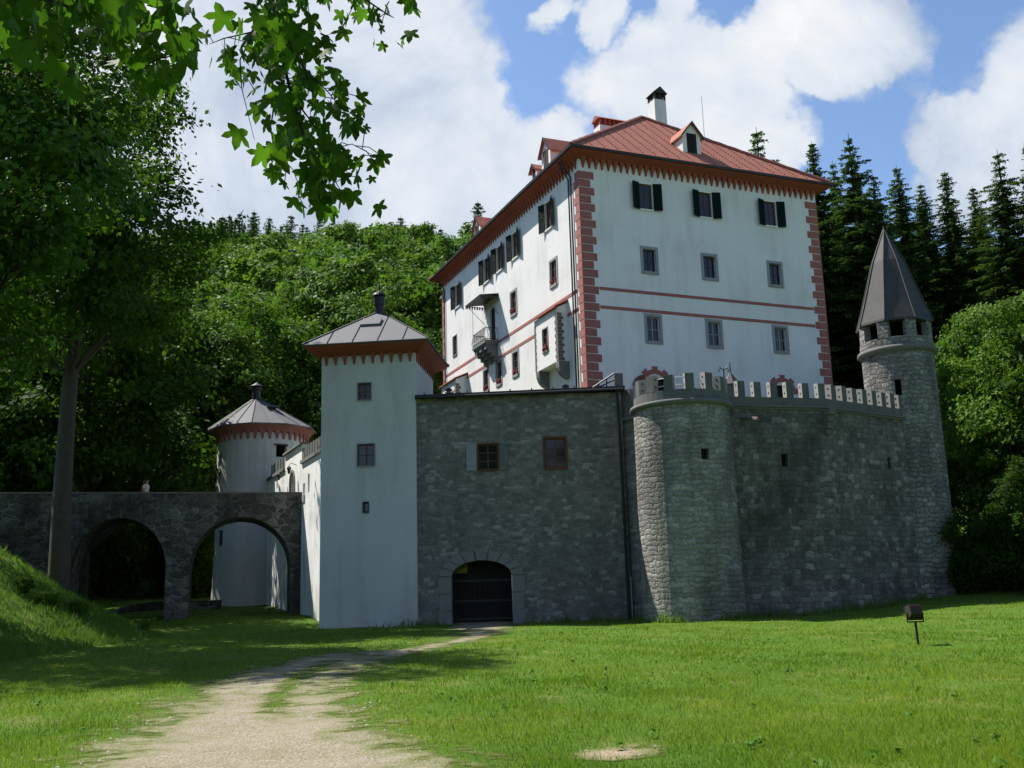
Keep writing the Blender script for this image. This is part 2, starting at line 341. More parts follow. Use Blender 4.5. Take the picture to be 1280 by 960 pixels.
m, nt, b = base_mat('dark_void', 1.0, 0.0); b.inputs['Base Color'].default_value = (0.006, 0.006, 0.006, 1); M['void'] = m

# clay tile roof
m, nt, b = base_mat('clay_tiles', 0.85, 0.2); co = obj_co(nt)
v = nt.nodes.new('ShaderNodeTexVoronoi'); v.inputs['Scale'].default_value = 4.5; nt.links.new(co, v.inputs['Vector'])
sc = nt.nodes.new('ShaderNodeSeparateColor'); nt.links.new(v.outputs['Color'], sc.inputs[0])
c = ramp(nt, sc.outputs[0], [(0, (0.31, 0.11, 0.075)), (0.6, (0.35, 0.128, 0.088)), (1, (0.39, 0.155, 0.11))])
c = mix(nt, mth(nt, 'MULTIPLY', noise(nt, co, 0.6, 6, 0.65).outputs['Fac'], 0.35), c, (0.2, 0.085, 0.065))
sep = nt.nodes.new('ShaderNodeSeparateXYZ'); nt.links.new(co, sep.inputs[0])
row = mth(nt, 'FRACT', mth(nt, 'MULTIPLY', sep.outputs['Z'], 5.2))
c = mix(nt, mth(nt, 'MULTIPLY', smooth(nt, row, 0.2, 0.0), 0.3), c, (0.12, 0.04, 0.028))
nt.links.new(c, b.inputs['Base Color']); bump(nt, b, mth(nt, 'ADD', row, mth(nt, 'MULTIPLY', sc.outputs[1], 0.5)), 0.7, 0.03); M['tiles'] = m
# dark shingles on the turret cone
m, nt, b = base_mat('dark_shingles', 0.7, 0.3); co = obj_co(nt)
sep = nt.nodes.new('ShaderNodeSeparateXYZ'); nt.links.new(co, sep.inputs[0]); row = mth(nt, 'FRACT', mth(nt, 'MULTIPLY', sep.outputs['Z'], 1.9))
c = mix(nt, noise(nt, co, 2.5, 6).outputs['Fac'], (0.03, 0.029, 0.029), (0.065, 0.062, 0.061))
c = mix(nt, mth(nt, 'MULTIPLY', smooth(nt, row, 0.06, 0.0), 0.8), c, (0.015, 0.013, 0.012))
nt.links.new(c, b.inputs['Base Color']); bump(nt, b, row, 0.4, 0.03); M['shingle'] = m

def leaf_mat(name, c0, c1, tr=0.35, tcol=None, wts=(.35, .4, .45)):
    m = bpy.data.materials.new(name); m.use_nodes = True; nt = m.node_tree; nt.nodes.clear()
    co = obj_co(nt); oi = nt.nodes.new('ShaderNodeObjectInfo')
    n = noise(nt, co, 0.9, 3); n2 = nt.nodes.new('ShaderNodeTexWhiteNoise'); nt.links.new(co, n2.inputs['Vector'])
    at_ = nt.nodes.new('ShaderNodeAttribute'); at_.attribute_name = 'tint'
    f = mth(nt, 'ADD', mth(nt, 'MULTIPLY', n.outputs['Fac'], wts[0]), mth(nt, 'ADD', mth(nt, 'MULTIPLY', at_.outputs['Fac'], wts[1]), mth(nt, 'MULTIPLY', oi.outputs['Random'], wts[2])), clamp=True)
    c = mix(nt, f, c0, c1)
    d = nt.nodes.new('ShaderNodeBsdfPrincipled'); d.inputs['Roughness'].default_value = 0.6; d.inputs['Specular IOR Level'].default_value = 0.06; nt.links.new(c, d.inputs['Base Color'])
    t = nt.nodes.new('ShaderNodeBsdfTranslucent')
    tc_ = mix(nt, 1.0, c, tcol or (1.5, 1.7, 0.7), 'MULTIPLY'); nt.links.new(tc_, t.inputs[0])
    ms = nt.nodes.new('ShaderNodeMixShader'); ms.inputs[0].default_value = tr; nt.links.new(d.outputs[0], ms.inputs[1]); nt.links.new(t.outputs[0], ms.inputs[2])
    out = nt.nodes.new('ShaderNodeOutputMaterial'); nt.links.new(ms.outputs[0], out.inputs[0]); return m
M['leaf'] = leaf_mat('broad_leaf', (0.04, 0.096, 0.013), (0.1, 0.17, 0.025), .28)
M['leaf_shade'] = leaf_mat('shaded_broad_leaf', (0.015, 0.04, 0.006), (0.055, 0.105, 0.014), 0.36)  # darker copy of the broad leaf, tree shade put into its colour
M['leaf_hill'] = leaf_mat('hill_leaf', (0.046, 0.108, 0.018), (0.118, 0.19, 0.034), 0.28)
M['needle'] = leaf_mat('spruce_needle', (0.028, 0.06, 0.022), (0.075, 0.12, 0.04), 0.25)
M['maple'] = leaf_mat('maple_leaf', (0.03, 0.075, 0.012), (0.06, 0.12, 0.018), 0.45, (2.0, 2.3, 0.6))
M['grass'] = leaf_mat('grass_blade', (0.04, 0.115, 0.006), (0.22, 0.27, 0.038), 0.35, None, (.35, .75, 0))
M['weed'] = leaf_mat('weed_leaf', (0.05, 0.12, 0.015), (0.12, 0.19, 0.04), 0.3)

# ground: short lawn with yellowish worn patches
m, nt, b = base_mat('lawn', 0.95, 0.1); co = obj_co(nt)
c = mix(nt, noise(nt, co, 0.35, 6, 0.6).outputs['Fac'], (0.045, 0.11, 0.008), (0.11, 0.18, 0.02))
c = mix(nt, mth(nt, 'MULTIPLY', noise(nt, co, 9, 5, 0.7).outputs['Fac'], 0.5), c, (0.03, 0.07, 0.01))
c = mix(nt, mth(nt, 'MULTIPLY', smooth(nt, noise(nt, co, 0.9, 5, 0.65).outputs['Fac'], 0.5, 0.7), 0.6), c, (0.17, 0.165, 0.05))
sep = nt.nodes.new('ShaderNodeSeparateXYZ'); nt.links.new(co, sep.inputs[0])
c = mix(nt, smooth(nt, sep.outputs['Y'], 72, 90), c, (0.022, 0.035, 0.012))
nt.links.new(c, b.inputs['Base Color']); bump(nt, b, noise(nt, co, 14, 6, 0.7).outputs['Fac'], 0.8, 0.06); M['lawn'] = m
# path: pale trodden gravel, transparent ragged margins where grass takes over
def path_mat(name, pale, dust):
    m, nt, b = base_mat(name, 0.95, 0.1); co = obj_co(nt)
    c = mix(nt, noise(nt, co, 0.9, 6, 0.65).outputs['Fac'], pale, dust)
    v = nt.nodes.new('ShaderNodeTexVoronoi'); v.inputs['Scale'].default_value = 26; nt.links.new(co, v.inputs['Vector'])
    sv = nt.nodes.new('ShaderNodeSeparateColor'); nt.links.new(v.outputs['Color'], sv.inputs[0])
    c = mix(nt, mth(nt, 'MULTIPLY', smooth(nt, sv.outputs[0], 0.72, 0.95), 0.6), c, (0.33, 0.3, 0.25))
    c = mix(nt, mth(nt, 'MULTIPLY', smooth(nt, sv.outputs[1], 0.8, 0.98), 0.6), c, (0.12, 0.11, 0.09))
    nt.links.new(c, b.inputs['Base Color'])
    bump(nt, b, mth(nt, 'ADD', v.outputs['Distance'], noise(nt, co, 6, 6, 0.7).outputs['Fac']), 0.7, 0.03)
    a = nt.nodes.new('ShaderNodeAttribute'); a.attribute_name = 'tint'
    k = mth(nt, 'ADD', a.outputs['Fac'], mth(nt, 'MULTIPLY', mth(nt, 'SUBTRACT', noise(nt, co, 1.3, 9, 0.72).outputs['Fac'], 0.5), 2.1))
    c2 = mix(nt, smooth(nt, k, 0.95, 0.35), c, (0.12, 0.135, 0.04)); nt.links.new(c2, b.inputs['Base Color'])
    nt.links.new(smooth(nt, k, 0.2, 0.62), b.inputs['Alpha']); return m
M['path'] = path_mat('path_gravel', (0.27, 0.23, 0.165), (0.185, 0.16, 0.105))
M['earth'] = path_mat('bare_earth', (0.3, 0.23, 0.15), (0.22, 0.17, 0.11))

# ------------------------------------------------------------------ terrain
def gh(x, y):
    x = np.asarray(x, float); y = np.asarray(y, float)
    z = np.interp(y, [-60, 12, 44, 50, 55, 66, 80, 92, 130, 200, 262, 330, 900], [0, 0, .62, .72, 1.25, 1.95, 3, 6, 24, 55, 79, 84, 84])
    z = z + 0.045 * np.clip(x - 12, 0, 12) * np.clip((y - 10) / 30, 0, 1) + 0.16 * np.clip(x - 24, 0, 18) * np.clip((y - 30) / 20, 0, 1)
    z = z + np.clip(x - 12, 0, 10) / 10 * np.clip((y - 72) / 28, 0, 1) * 6
    toe = np.interp(y, [0, 20, 30, 46, 52, 58, 70], [-14, -14.5, -15.2, -16.2, -19, -27, -30])
    q = toe - x
    bank = np.where(q > -1.2, np.minimum(0.68 * (np.sqrt((q + 1.2) ** 2 + 6) - 2.45), 6.2 + 0.05 * q), 0)
    z = z + bank * np.clip((y - 8) / 12, 0, 1) * np.clip((110 - y) / 20, 0, 1)
    z = z + np.clip(bank, 0, 1) * (.14 * np.sin(x * 1.7 + .8 * np.sin(y)) * np.sin(y * 1.1 + .5) + .07 * np.sin(x * 3.9 + y) * np.sin(y * 3.1))
    z = z + 0.05 * np.sin(x * 0.7 + 1.3) * np.sin(y * 0.45) + 0.03 * np.sin(x * 1.9) * np.sin(y * 1.3 + 2)
    return z
def on_ground(px, py):
    d = ray(px, py); t0 = 4.0
    for k in range(4000):
        t = 4 + k * 0.05; P = EYE + d * t
        if P[2] <= gh(P[0], P[1]): return P
    return EYE + d * 60
def place(px, Y):                       # ground point at a bearing and a distance
    x = at(px, 750, Y)[0]; return np.array([x, Y, float(gh(x, Y))])

xs = np.unique(np.concatenate([np.linspace(-700, -60, 22), np.arange(-60, -28, 2), np.arange(-28, 34, .5), np.arange(34, 80, 2), np.linspace(80, 700, 20)]))
ys = np.unique(np.concatenate([np.linspace(-300, -4, 10), np.arange(-4, 70, .5), np.arange(70, 120, 2), np.arange(120, 340, 8), np.linspace(340, 900, 10)]))
X, Y = np.meshgrid(xs, ys); Z = gh(X, Y)
nx, ny = len(xs), len(ys); I = np.arange(nx * ny).reshape(ny, nx)
F = np.stack([I[:-1, :-1].ravel(), I[:-1, 1:].ravel(), I[1:, 1:].ravel(), I[1:, :-1].ravel()], 1)
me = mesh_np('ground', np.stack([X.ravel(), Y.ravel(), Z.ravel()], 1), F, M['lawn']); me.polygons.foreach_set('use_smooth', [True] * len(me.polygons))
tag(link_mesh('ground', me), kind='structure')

# path: image outline unprojected on the lawn, then a fine sheet with a ragged margin
PL = [(60, 990), (130, 940), (195, 905), (245, 870), (285, 845), (335, 828), (385, 818), (440, 814), (500, 812), (535, 803), (556, 794)]
PR = [(660, 990), (560, 950), (465, 915), (435, 880), (430, 862), (445, 845), (475, 832), (515, 824), (560, 812), (610, 801), (648, 790)]
gl = np.array([on_ground(*p) for p in PL]); gr_ = np.array([on_ground(*p) for p in PR])
gl = np.vstack([gl[:1] + [-.6, -7, 0], gl, [[-3.05, 50.9, 0]]]); gr_ = np.vstack([gr_[:1] + [.6, -7, 0], gr_, [[-0.3, 50.9, 0]]])
def path_edges(y): return np.interp(y, gl[:, 1], gl[:, 0]), np.interp(y, gr_[:, 1], gr_[:, 0])
def path_mask(x, y):                    # 1 in the middle, 0 outside
    a, b_ = path_edges(y); w = np.maximum(b_ - a, .3)
    e = np.minimum(x - a, b_ - x)
    mk = np.clip(0.46 + e / np.minimum(2.2, w * .9), 0, 1)
    u = (x - a) / w
    mid = np.exp(-((u - .56) / .12) ** 2) * np.clip((y - 14.5) / 3, 0, 1) * np.clip((30 - y) / 6, 0, 1)
    return np.clip(mk - .62 * mid - .3 * np.clip((y - 22) / 6, 0, 1) * np.clip((45.5 - y) / 2, 0, 1), 0, 1) * (y < 50.8)
EP = [on_ground(*p) for p in ((715, 936), (770, 929), (828, 940), (820, 953), (740, 953))]
ec = np.mean(EP, 0)
def earth_mask(x, y): return np.clip(1.15 - np.sqrt(((x - ec[0]) / .52) ** 2 + ((y - ec[1]) / .5) ** 2) * .8, 0, 1)
def sheet(name, xr, yr, st, fn, mat_, lift):
    xs = np.arange(*xr, st); ys = np.arange(*yr, st * 1.0); X, Y = np.meshgrid(xs, ys); A = fn(X, Y)
    I = np.arange(X.size).reshape(X.shape)
    F = np.stack([I[:-1, :-1].ravel(), I[:-1, 1:].ravel(), I[1:, 1:].ravel(), I[1:, :-1].ravel()], 1)
    F = F[A.ravel()[F].max(1) > 0.02]
    use = np.unique(F); mp = np.full(X.size, -1); mp[use] = np.arange(len(use))
    me = mesh_np(name, np.stack([X.ravel(), Y.ravel(), gh(X, Y).ravel() + lift], 1)[use], mp[F], mat_, A.ravel()[use])
    me.polygons.foreach_set('use_smooth', [True] * len(me.polygons))
    return tag(link_mesh(name, me), kind='structure')
sheet('path', (-12, 3), (3.5, 50.9), 0.2, path_mask, M['path'], 0.012)
sheet('bare_ground', (ec[0] - 1.5, ec[0] + 1.5), (ec[1] - 1.5, ec[1] + 1.5), 0.1, earth_mask, M['earth'], 0.014)

# ------------------------------------------------------------------ vegetation meshes
def leaves_mesh(name, C, N, L, Wd, mat_, rng, tint=None):
    n = len(C); a = rng.normal(size=(n, 3)); a -= N * (a * N).sum(1, keepdims=True); a /= np.linalg.norm(a, axis=1, keepdims=True); b = np.cross(N, a)
    L = np.broadcast_to(np.asarray(L), (n,))[:, None]; Wd = np.broadcast_to(np.asarray(Wd), (n,))[:, None]
    V = np.stack([C - a * L, C - b * Wd + a * L * .1, C + a * L, C + b * Wd + a * L * .1], 1).reshape(-1, 3)
    F = np.arange(n * 4).reshape(n, 4)
    t = rng.random(n) if tint is None else tint
    return mesh_np(name, V, F, mat_, np.repeat(t, 4))
def unit(v): return v / np.linalg.norm(v, axis=-1, keepdims=True)
def deciduous(seed, H, Rr, th, nleaf, leaf, mat_, bark, nl=34, lean=(0, 0), trunk_r=None, low=0.0, gap=0.0, limb=.5):
    rng = np.random.default_rng(seed); tr = trunk_r or H * 0.017
    t = np.sort(rng.random(nl)) ** 0.85; ang = np.arange(nl) * 2.4 + rng.random(nl) * .9
    prof = Rr * (np.sin(np.pi * (0.16 + 0.8 * t)) ** 0.75)
    rad = prof * np.sqrt(rng.uniform(0.12, 0.85, nl))
    ch = H - th
    c = np.stack([np.cos(ang) * rad + lean[0] * t, np.sin(ang) * rad + lean[1] * t, th + ch * (0.06 + 0.82 * t)], 1)
    c[:, 2] -= low * rad
    lr = Rr * rng.uniform(0.26, 0.5, nl) * (1.15 - 0.45 * t)
    # twigs
    nt_ = 22; tw_l = np.repeat(np.arange(nl), nt_); d = unit(rng.normal(size=(nl * nt_, 3)) + [0, 0, .25])
    tc_ = c[tw_l] + d * lr[tw_l][:, None] * (rng.random((nl * nt_, 1)) ** .4) * [1.1, 1.1, .72]
    w = lr[tw_l] ** 2 * rng.uniform(.3, 1.3, nl * nt_) * (rng.random(nl * nt_) > gap); w /= w.sum()
    pick = rng.choice(nl * nt_, nleaf, p=w)
    P = tc_[pick] + rng.normal(size=(nleaf, 3)) * (lr[tw_l][pick] * .17)[:, None] * [1.15, 1.15, .6]
    N = unit(rng.normal(size=(nleaf, 3)) * .5 + d[pick] * 1.0 + [0, 0, .45])
    tint = np.clip(rng.normal(.5, .2, nleaf) + (rng.random(nl * nt_)[pick] - .5) * .6, 0, 1)
    s = leaf * rng.uniform(.7, 1.35, nleaf)
    cm = leaves_mesh('crown', P, N, s, s * .62, mat_, rng, tint)
    mb = MB(); top = th + ch * .82
    k = 9; zs = np.linspace(0, 1, k)
    path = [(lean[0] * q ** 1.5 * .9 + math.sin(q * 5 + seed) * .02 * H * q, lean[1] * q ** 1.5 * .9 + math.cos(q * 4 + seed) * .015 * H * q, q * top) for q in zs]
    rads = [tr * (1.35 if i == 0 else 1.0) * (1 - .86 * zs[i]) for i in range(k)]
    path[0] = (path[0][0], path[0][1], -.5); path.insert(1, (path[0][0], path[0][1], H * .025)); rads.insert(1, tr * 1.02)
    mb.tube(path, rads, 9)
    for i in range(0, nl, 1):
        z0 = max(th * .75, c[i][2] - np.hypot(c[i][0], c[i][1]) * .75 - .06 * H); q = min(z0 / top, .95)
        p0 = (lean[0] * q ** 1.5 * .9 + math.sin(q * 5 + seed) * .02 * H * q, lean[1] * q ** 1.5 * .9 + math.cos(q * 4 + seed) * .015 * H * q, q * top)
        mid = tuple((p0[j] * .45 + c[i][j] * .55) + (0.04 * H * (.4 - rng.random()) if j < 2 else -.01 * H) for j in range(3))
        r0 = max(tr * (1 - .86 * q) * limb, .03)
        mb.tube([p0, mid, tuple(c[i])], [r0, r0 * .6, r0 * .22], 5, cap=False)
        for s_ in range(3):
            e = tc_[i * nt_ + s_]; mb.tube([mid if s_ else tuple(c[i]), tuple((np.array(mid) + e) / 2 + [0, 0, -.1]), tuple(e)], [r0 * .3, r0 * .2, r0 * .08], 4, cap=False)
    me = bpy.data.meshes.new('trunk'); me.from_pydata(mb.v, [], mb.f); me.materials.append(bark); me.polygons.foreach_set('use_smooth', [True] * len(me.polygons)); me.update()
    return me, cm
def spruce(seed, H, Rr, base, mat_, bark, lv=34, dens=1.0):
    rng = np.random.default_rng(seed); C = []; N = []; L = []; Wd = []; A = []
    mb = MB(); mb.tube([(0, 0, -.5), (0, 0, H * .5), (0, 0, H)], [H * .013, H * .008, .015], 7)
    for i in range(lv):
        t = (i / lv) ** .92; z = base + (H - base) * t; r = Rr * (1 - t) ** .72 * rng.uniform(.62, 1.2) + .1
        nb = int(rng.integers(6, 9)) if t < .85 else 5
        a0 = rng.random() * 6.28
        for k in range(nb):
            a = a0 + 6.283 * k / nb + rng.normal() * .2; rr = r * rng.uniform(.65, 1.15)
            if rng.random() < .07: continue
            dv = np.array([math.cos(a), math.sin(a), 0]); sd = np.array([-dv[1], dv[0], 0])
            droop = rng.uniform(.2, .6) * (1 - .9 * t)
            if rr > .8: mb.tube([(0, 0, z), tuple(dv * rr * .6 + [0, 0, z - droop * rr * .6]), tuple(dv * rr + [0, 0, z - droop * rr * .85])], [.05 * rr / 3 + .01, .03, .01], 4, cap=False)
            n = max(5, int(rr * 9 * dens))
            for j in range(n):
                s = (j + rng.random()) / n; p = dv * rr * s + [0, 0, z - droop * rr * (s - .18 * s * s)]
                wl = rr * .24 * (1.1 - s) + .14
                for sg in (-1, 1):
                    di = unit(sd * sg * .8 + dv * .65 + [0, 0, -.28 + rng.normal() * .16])
                    C.append(p + di * wl * .55); A.append(di); N.append(unit(np.array([rng.normal() * .35, rng.normal() * .35, 1.0])))
                    L.append(wl * .75); Wd.append(.06 + .05 * rng.random())
                if True:
                    di = unit(np.array([rng.normal() * .25, rng.normal() * .25, -1.0])); C.append(p + di * .3); A.append(di); N.append(unit(dv + rng.normal(size=3) * .5)); L.append(.12 + .3 * rng.random() * (1 - t * .6)); Wd.append(.07)
    C = np.array(C); A = np.array(A); N = np.array(N); L = np.array(L)[:, None]; Wd = np.array(Wd)[:, None]
    B_ = unit(np.cross(N, A))
    V = np.stack([C - A * L, C - B_ * Wd, C + A * L, C + B_ * Wd], 1).reshape(-1, 3)
    cm = mesh_np('crown', V, np.arange(len(V)).reshape(-1, 4), mat_, np.repeat(rng.random(len(C)), 4))
    me = bpy.data.meshes.new('trunk'); me.from_pydata(mb.v, [], mb.f); me.materials.append(bark); me.update()
    return me, cm
def plant(name, meshes, loc, scale, rz, label, cat, group=None):
    t = thing(name, loc, label, cat, group); t.scale = scale if isinstance(scale, tuple) else (scale,) * 3; t.rotation_euler = (0, 0, rz)
    if meshes[0] is not None: link_mesh('trunk', meshes[0], t)
    link_mesh('crown', meshes[1], t); return t
def bush_mesh(seed, Rr, Hh, nleaf, leaf, mat_):
    rng = np.random.default_rng(seed); nc = 60
    c = rng.normal(size=(nc, 3)); c = unit(c) * rng.random((nc, 1)) ** .5 * [Rr, Rr, Hh * .5] + [0, 0, Hh * .5]
    pick = rng.integers(0, nc, nleaf); P = c[pick] + rng.normal(size=(nleaf, 3)) * Rr * .13; P[:, 2] = np.abs(P[:, 2])
    N = unit(rng.normal(size=(nleaf, 3)) * .8 + [0, 0, .7]); s = leaf * rng.uniform(.7, 1.3, nleaf)
    cm = leaves_mesh('crown', P, N, s, s * .55, mat_, rng)
    mb = MB()
    for k in range(7):
        q = c[k * 7]; mb.tube([(0, 0, -.2), tuple(q * [.4, .4, .5]), tuple(q)], [.05, .03, .01], 5, cap=False)
    me = bpy.data.meshes.new('stem'); me.from_pydata(mb.v, [], mb.f); me.materials.append(M['bark_dk']); me.update()
    return me, cm

# ================================================================== KEEP
YA = R(22.44); KA = np.array([math.cos(YA), math.sin(YA), 0]); KB = np.array([-math.sin(YA), math.cos(YA), 0])
K0 = np.array([4.6, 62.0, 0.0]); KW, KL = 18.5, 27.4
def kp(a, b, z): return tuple(K0 + KA * a + KB * b + [0, 0, z])
def posR(u, z, d): return kp(u, d, z)              # shaded front, u along A, d inwards
def posL(u, z, d): return kp(d, u, z)              # sunlit flank, u along B
keep = thing('keep', kp(0, 0, 0), 'tall white castle keep with red quoins, red tiled hip roof and many windows', 'castle keep')

RW = [4.83, 9.35, 14.55]
ROWS = [(27.3, .95, 1.75), (22.95, .92, 1.5), (18.4, .92, 1.6)]
holesR = [(a - w / 2, a + w / 2, z - h / 2, z + h / 2) for z, w, h in ROWS for a in RW]
DOORS = [4.75, 14.4]
holesR += [(a - .75, a + .75, 13.2, 15.25) for a in DOORS]
LWS = [(4.76, 27.2, 1), (10.72, 27.1, 1), (13.85, 27.1, 1), (16.6, 27.05, 1), (23.4, 26.95, 1), (4.27, 23.0, 0), (11.3, 22.9, 0), (24.3, 22.87, 2), (11.25, 18.4, 0), (14.5, 18.4, 0), (17.2, 18.4, 0)]
holesL = []
for b, z, k in LWS: holesL.append((b - .5, b + .5, z - (.95 if k == 1 else .82), z + (.95 if k == 1 else .82)))
holesL.append((15.05, 16.15, 20.95, 23.75))
mb = MB(); mb.panel(posR, 0, KW, 0, 29.5, holesR, .28); mb.panel(posL, 0, KL, 0, 29.5, holesL, .28)
mb.panel(lambda u, z, d: kp(u, KL - d, z), 0, KW, 0, 29.5); mb.panel(lambda u, z, d: kp(KW - d, u, z), 0, KL, 0, 29.5)
mb.build('wall', M['white'], keep)
mb = MB(); mb.hexa([kp(.8, .8, 0), kp(KW - .8, .8, 0), kp(KW - .8, KL - .8, 0), kp(.8, KL - .8, 0), kp(.8, .8, 29), kp(KW - .8, .8, 29), kp(KW - .8, KL - .8, 29), kp(.8, KL - .8, 29)])
mb.build('inner_core', M['void'], keep)

def window(pos, uc, zc, w, h, parent, surround='surround', shutter=False, bars=(1, 1), frame='brown', sw=.15, flower=False, proud=.035, curtain=False, fd=.1):
    mb = MB(); a, b, c, d = uc - w / 2, uc + w / 2, zc - h / 2, zc + h / 2
    if sw:
        mb.pbox(pos, a - sw, a, c - sw, d + sw, -proud, .06); mb.pbox(pos, b, b + sw, c - sw, d + sw, -proud, .06)
        mb.pbox(pos, a, b, d, d + sw, -proud, .06); mb.pbox(pos, a - .0, b, c - sw, c, -proud - .05, .06)
    else:
        mb.pbox(pos, a, b, c - .06, c, -.05, .1)
    wo_ = mb.build('window', M[surround], parent)
    mb = MB(); t = .06
    for q in ((a, a + t, c, d), (b - t, b, c, d), (a + t, b - t, d - t, d), (a + t, b - t, c, c + t)): mb.pbox(pos, *q, fd, fd + .07)
    for i in range(1, bars[0] + 1):
        u = a + (b - a) * i / (bars[0] + 1); mb.pbox(pos, u - .03, u + .03, c + t, d - t, fd + .004, fd + .066)
    for j in range(1, bars[1] + 1):
        z = c + (d - c) * j / (bars[1] + 1); mb.pbox(pos, a + t, b - t, z - .02, z + .02, fd + .012, fd + .058)
    mb.build('sash', M[frame], wo_)
    mb = MB(); mb.pbox(pos, a + .004, b - .004, c + .004, d - .004, fd + .035, fd + .05); mb.build('pane', M['glass'], wo_)
    if shutter:
        for sd in (-1, 1):
            mb = MB(); s0 = (a - sw * .4 - .56) if sd < 0 else (b + sw * .4); s1 = s0 + .56
            tilt = .16
            def ps(u, z, dd, s0=s0, s1=s1, sd=sd): k = (u - s0) / (s1 - s0); k = (1 - k) if sd < 0 else k; return pos(u, z, dd - .06 - tilt * k)
            for q in ((s0, s0 + .07, c - .05, d + .05), (s1 - .07, s1, c - .05, d + .05), (s0 + .07, s1 - .07, d - .03, d + .05), (s0 + .07, s1 - .07, c - .05, c + .03), (s0 + .07, s1 - .07, zc - .04, zc + .04)): mb.pbox(ps, *q, -.045, 0)
            mb.pbox(ps, s0 + .07, s1 - .07, c + .03, d - .03, -.006, -.001)
            nsl = 15
            for i in range(nsl):
                z = c + .05 + (d - c - .1) * (i + .5) / nsl
                mb.hexa([ps(s0 + .07, z - .04, -.04), ps(s1 - .07, z - .04, -.04), ps(s1 - .07, z - .04, -.03), ps(s0 + .07, z - .04, -.03), ps(s0 + .07, z + .045, -.012), ps(s1 - .07, z + .045, -.012), ps(s1 - .07, z + .045, -.002), ps(s0 + .07, z + .045, -.002)])
            mb.build('shutter', M['green_sh'], wo_)
    if flower:
        mb = MB(); rg = random.Random(int(uc * 100))
        mb.pbox(pos, a + .08, b - .08, c + .0, c + .14, -.06, .08)
        for i in range(26):
            u = rg.uniform(a + .06, b - .06); z = c + .14 + rg.random() * .22; dd = rg.uniform(-.14, .08); s = .05
            mb.pbox(pos, u - s, u + s, z - s, z + s, dd - s, dd + s)
        mb.build('flower_box', M['flower'], wo_)
    return wo_
for ri, (z, w, h) in enumerate(ROWS):
    for a in RW:
        if ri == 0: window(posR, a, z, w, h, keep, 'white_frame', True, (1, 1), 'brown', .1)
        else: window(posR, a, z, w, h, keep, 'surround', False, (1, 1), 'lead' if ri == 1 else 'grey_wood', .19, fd=.16)
for b, z, k in LWS:
    if k == 1: window(posL, b, z, 1.0, 1.9, keep, 'white_frame', True, (1, 1), 'brown', .1)
    else: window(posL, b, z, 1.0, 1.64, keep, 'surround', False, (1, 2 if k == 0 else 3), 'brown', .17 if k == 0 else .06, flower=(k == 0))
# string courses
mb = MB()
for z in (20.76, 19.55):
    mb.pbox(posR, 1.12, KW - 1.0, z - .1, z + .1, -.025, .05); mb.pbox(posL, .72, KL - .5, z - .1, z + .1, -.025, .05)
mb.build('string_course', M['red'], keep)
# quoins: painted proud blocks, alternately long and short
def quoins(name, f, top, nbot, hh=.545):
    mb = MB(); z = top; i = 0
    while z > nbot:
        big = i % 2 == 0; f(mb, z - hh + .028, z - .028, big); z -= hh; i += 1
    return mb.build(name, M['red'], keep)
def q1(mb, z0, z1, big):
    w, w2 = (1.06, .55) if big else (.8, .72)
    mb.hexa([kp(-.03, -.03, z0), kp(w, -.03, z0), kp(w, w2, z0), kp(-.03, w2, z0), kp(-.03, -.03, z1), kp(w, -.03, z1), kp(w, w2, z1), kp(-.03, w2, z1)])
def q2(mb, z0, z1, big):
    w = .95 if big else .68; a1 = KW + .03
    mb.hexa([kp(KW - w, -.03, z0), kp(a1, -.03, z0), kp(a1, .8, z0), kp(KW - w, .8, z0), kp(KW - w, -.03, z1), kp(a1, -.03, z1), kp(a1, .8, z1), kp(KW - w, .8, z1)])
def q3(mb, z0, z1, big):
    w = .5 if big else .36; b1 = KL + .03
    mb.hexa([kp(-.03, KL - w, z0), kp(.5, KL - w, z0), kp(.5, b1, z0), kp(-.03, b1, z0), kp(-.03, KL - w, z1), kp(.5, KL - w, z1), kp(.5, b1, z1), kp(-.03, b1, z1)])
quoins('quoin_strip', q1, 28.5, 9.5); quoins('quoin_strip', q2, 28.6, 9.5); quoins('quoin_strip', q3, 28.6, 9.5)
# pale joint strip behind the corner blocks is the plaster itself
def rect_loft(f, w0, w1, l0, l1, prof, mb):
    """f(a,b,z); profile of (offset, z) carried round the four corners with mitres"""
    base = len(mb.v)
    for o, z in prof:
        for a, b in ((w0 - o, l0 - o), (w1 + o, l0 - o), (w1 + o, l1 + o), (w0 - o, l1 + o)): mb.v.append(f(a, b, z))
    for i in range(len(prof) - 1):
        for k in range(4): mb.f.append([base + i * 4 + k, base + i * 4 + (k + 1) % 4, base + (i + 1) * 4 + (k + 1) % 4, base + (i + 1) * 4 + k]); mb.m.append(0)
def pendants(mb, pos, u0, u1, n, zt, zb, wt, wb, pt, pb):
    for i in range(n):
        u = u0 + (u1 - u0) * (i + .5) / n; zm = zb + (zt - zb) * .5
        def ring(z, w, p): return [pos(u - w / 2, z, .05), pos(u - w / 2, z, -p), pos(u + w / 2, z, -p), pos(u + w / 2, z, .05)]
        r0, r1, r2 = ring(zb, wb, pb), ring(zm, wb + (wt - wb) * .3, pb + (pt - pb) * .45), ring(zt, wt, pt)
        base = len(mb.v); mb.v += r0 + r1 + r2
        for j in range(2):
            for k in range(4): mb.f.append([base + j * 4 + k, base + j * 4 + (k + 1) % 4, base + j * 4 + 4 + (k + 1) % 4, base + j * 4 + 4 + k]); mb.m.append(0)
        mb.f.append([base, base + 1, base + 2, base + 3]); mb.m.append(0)
mb = MB(); rect_loft(kp, 0, KW, 0, KL, [(-.05, 29.28), (.16, 29.3), (.34, 29.36), (.58, 29.46), (.8, 29.56), (.82, 29.66), (-.05, 29.66)], mb)
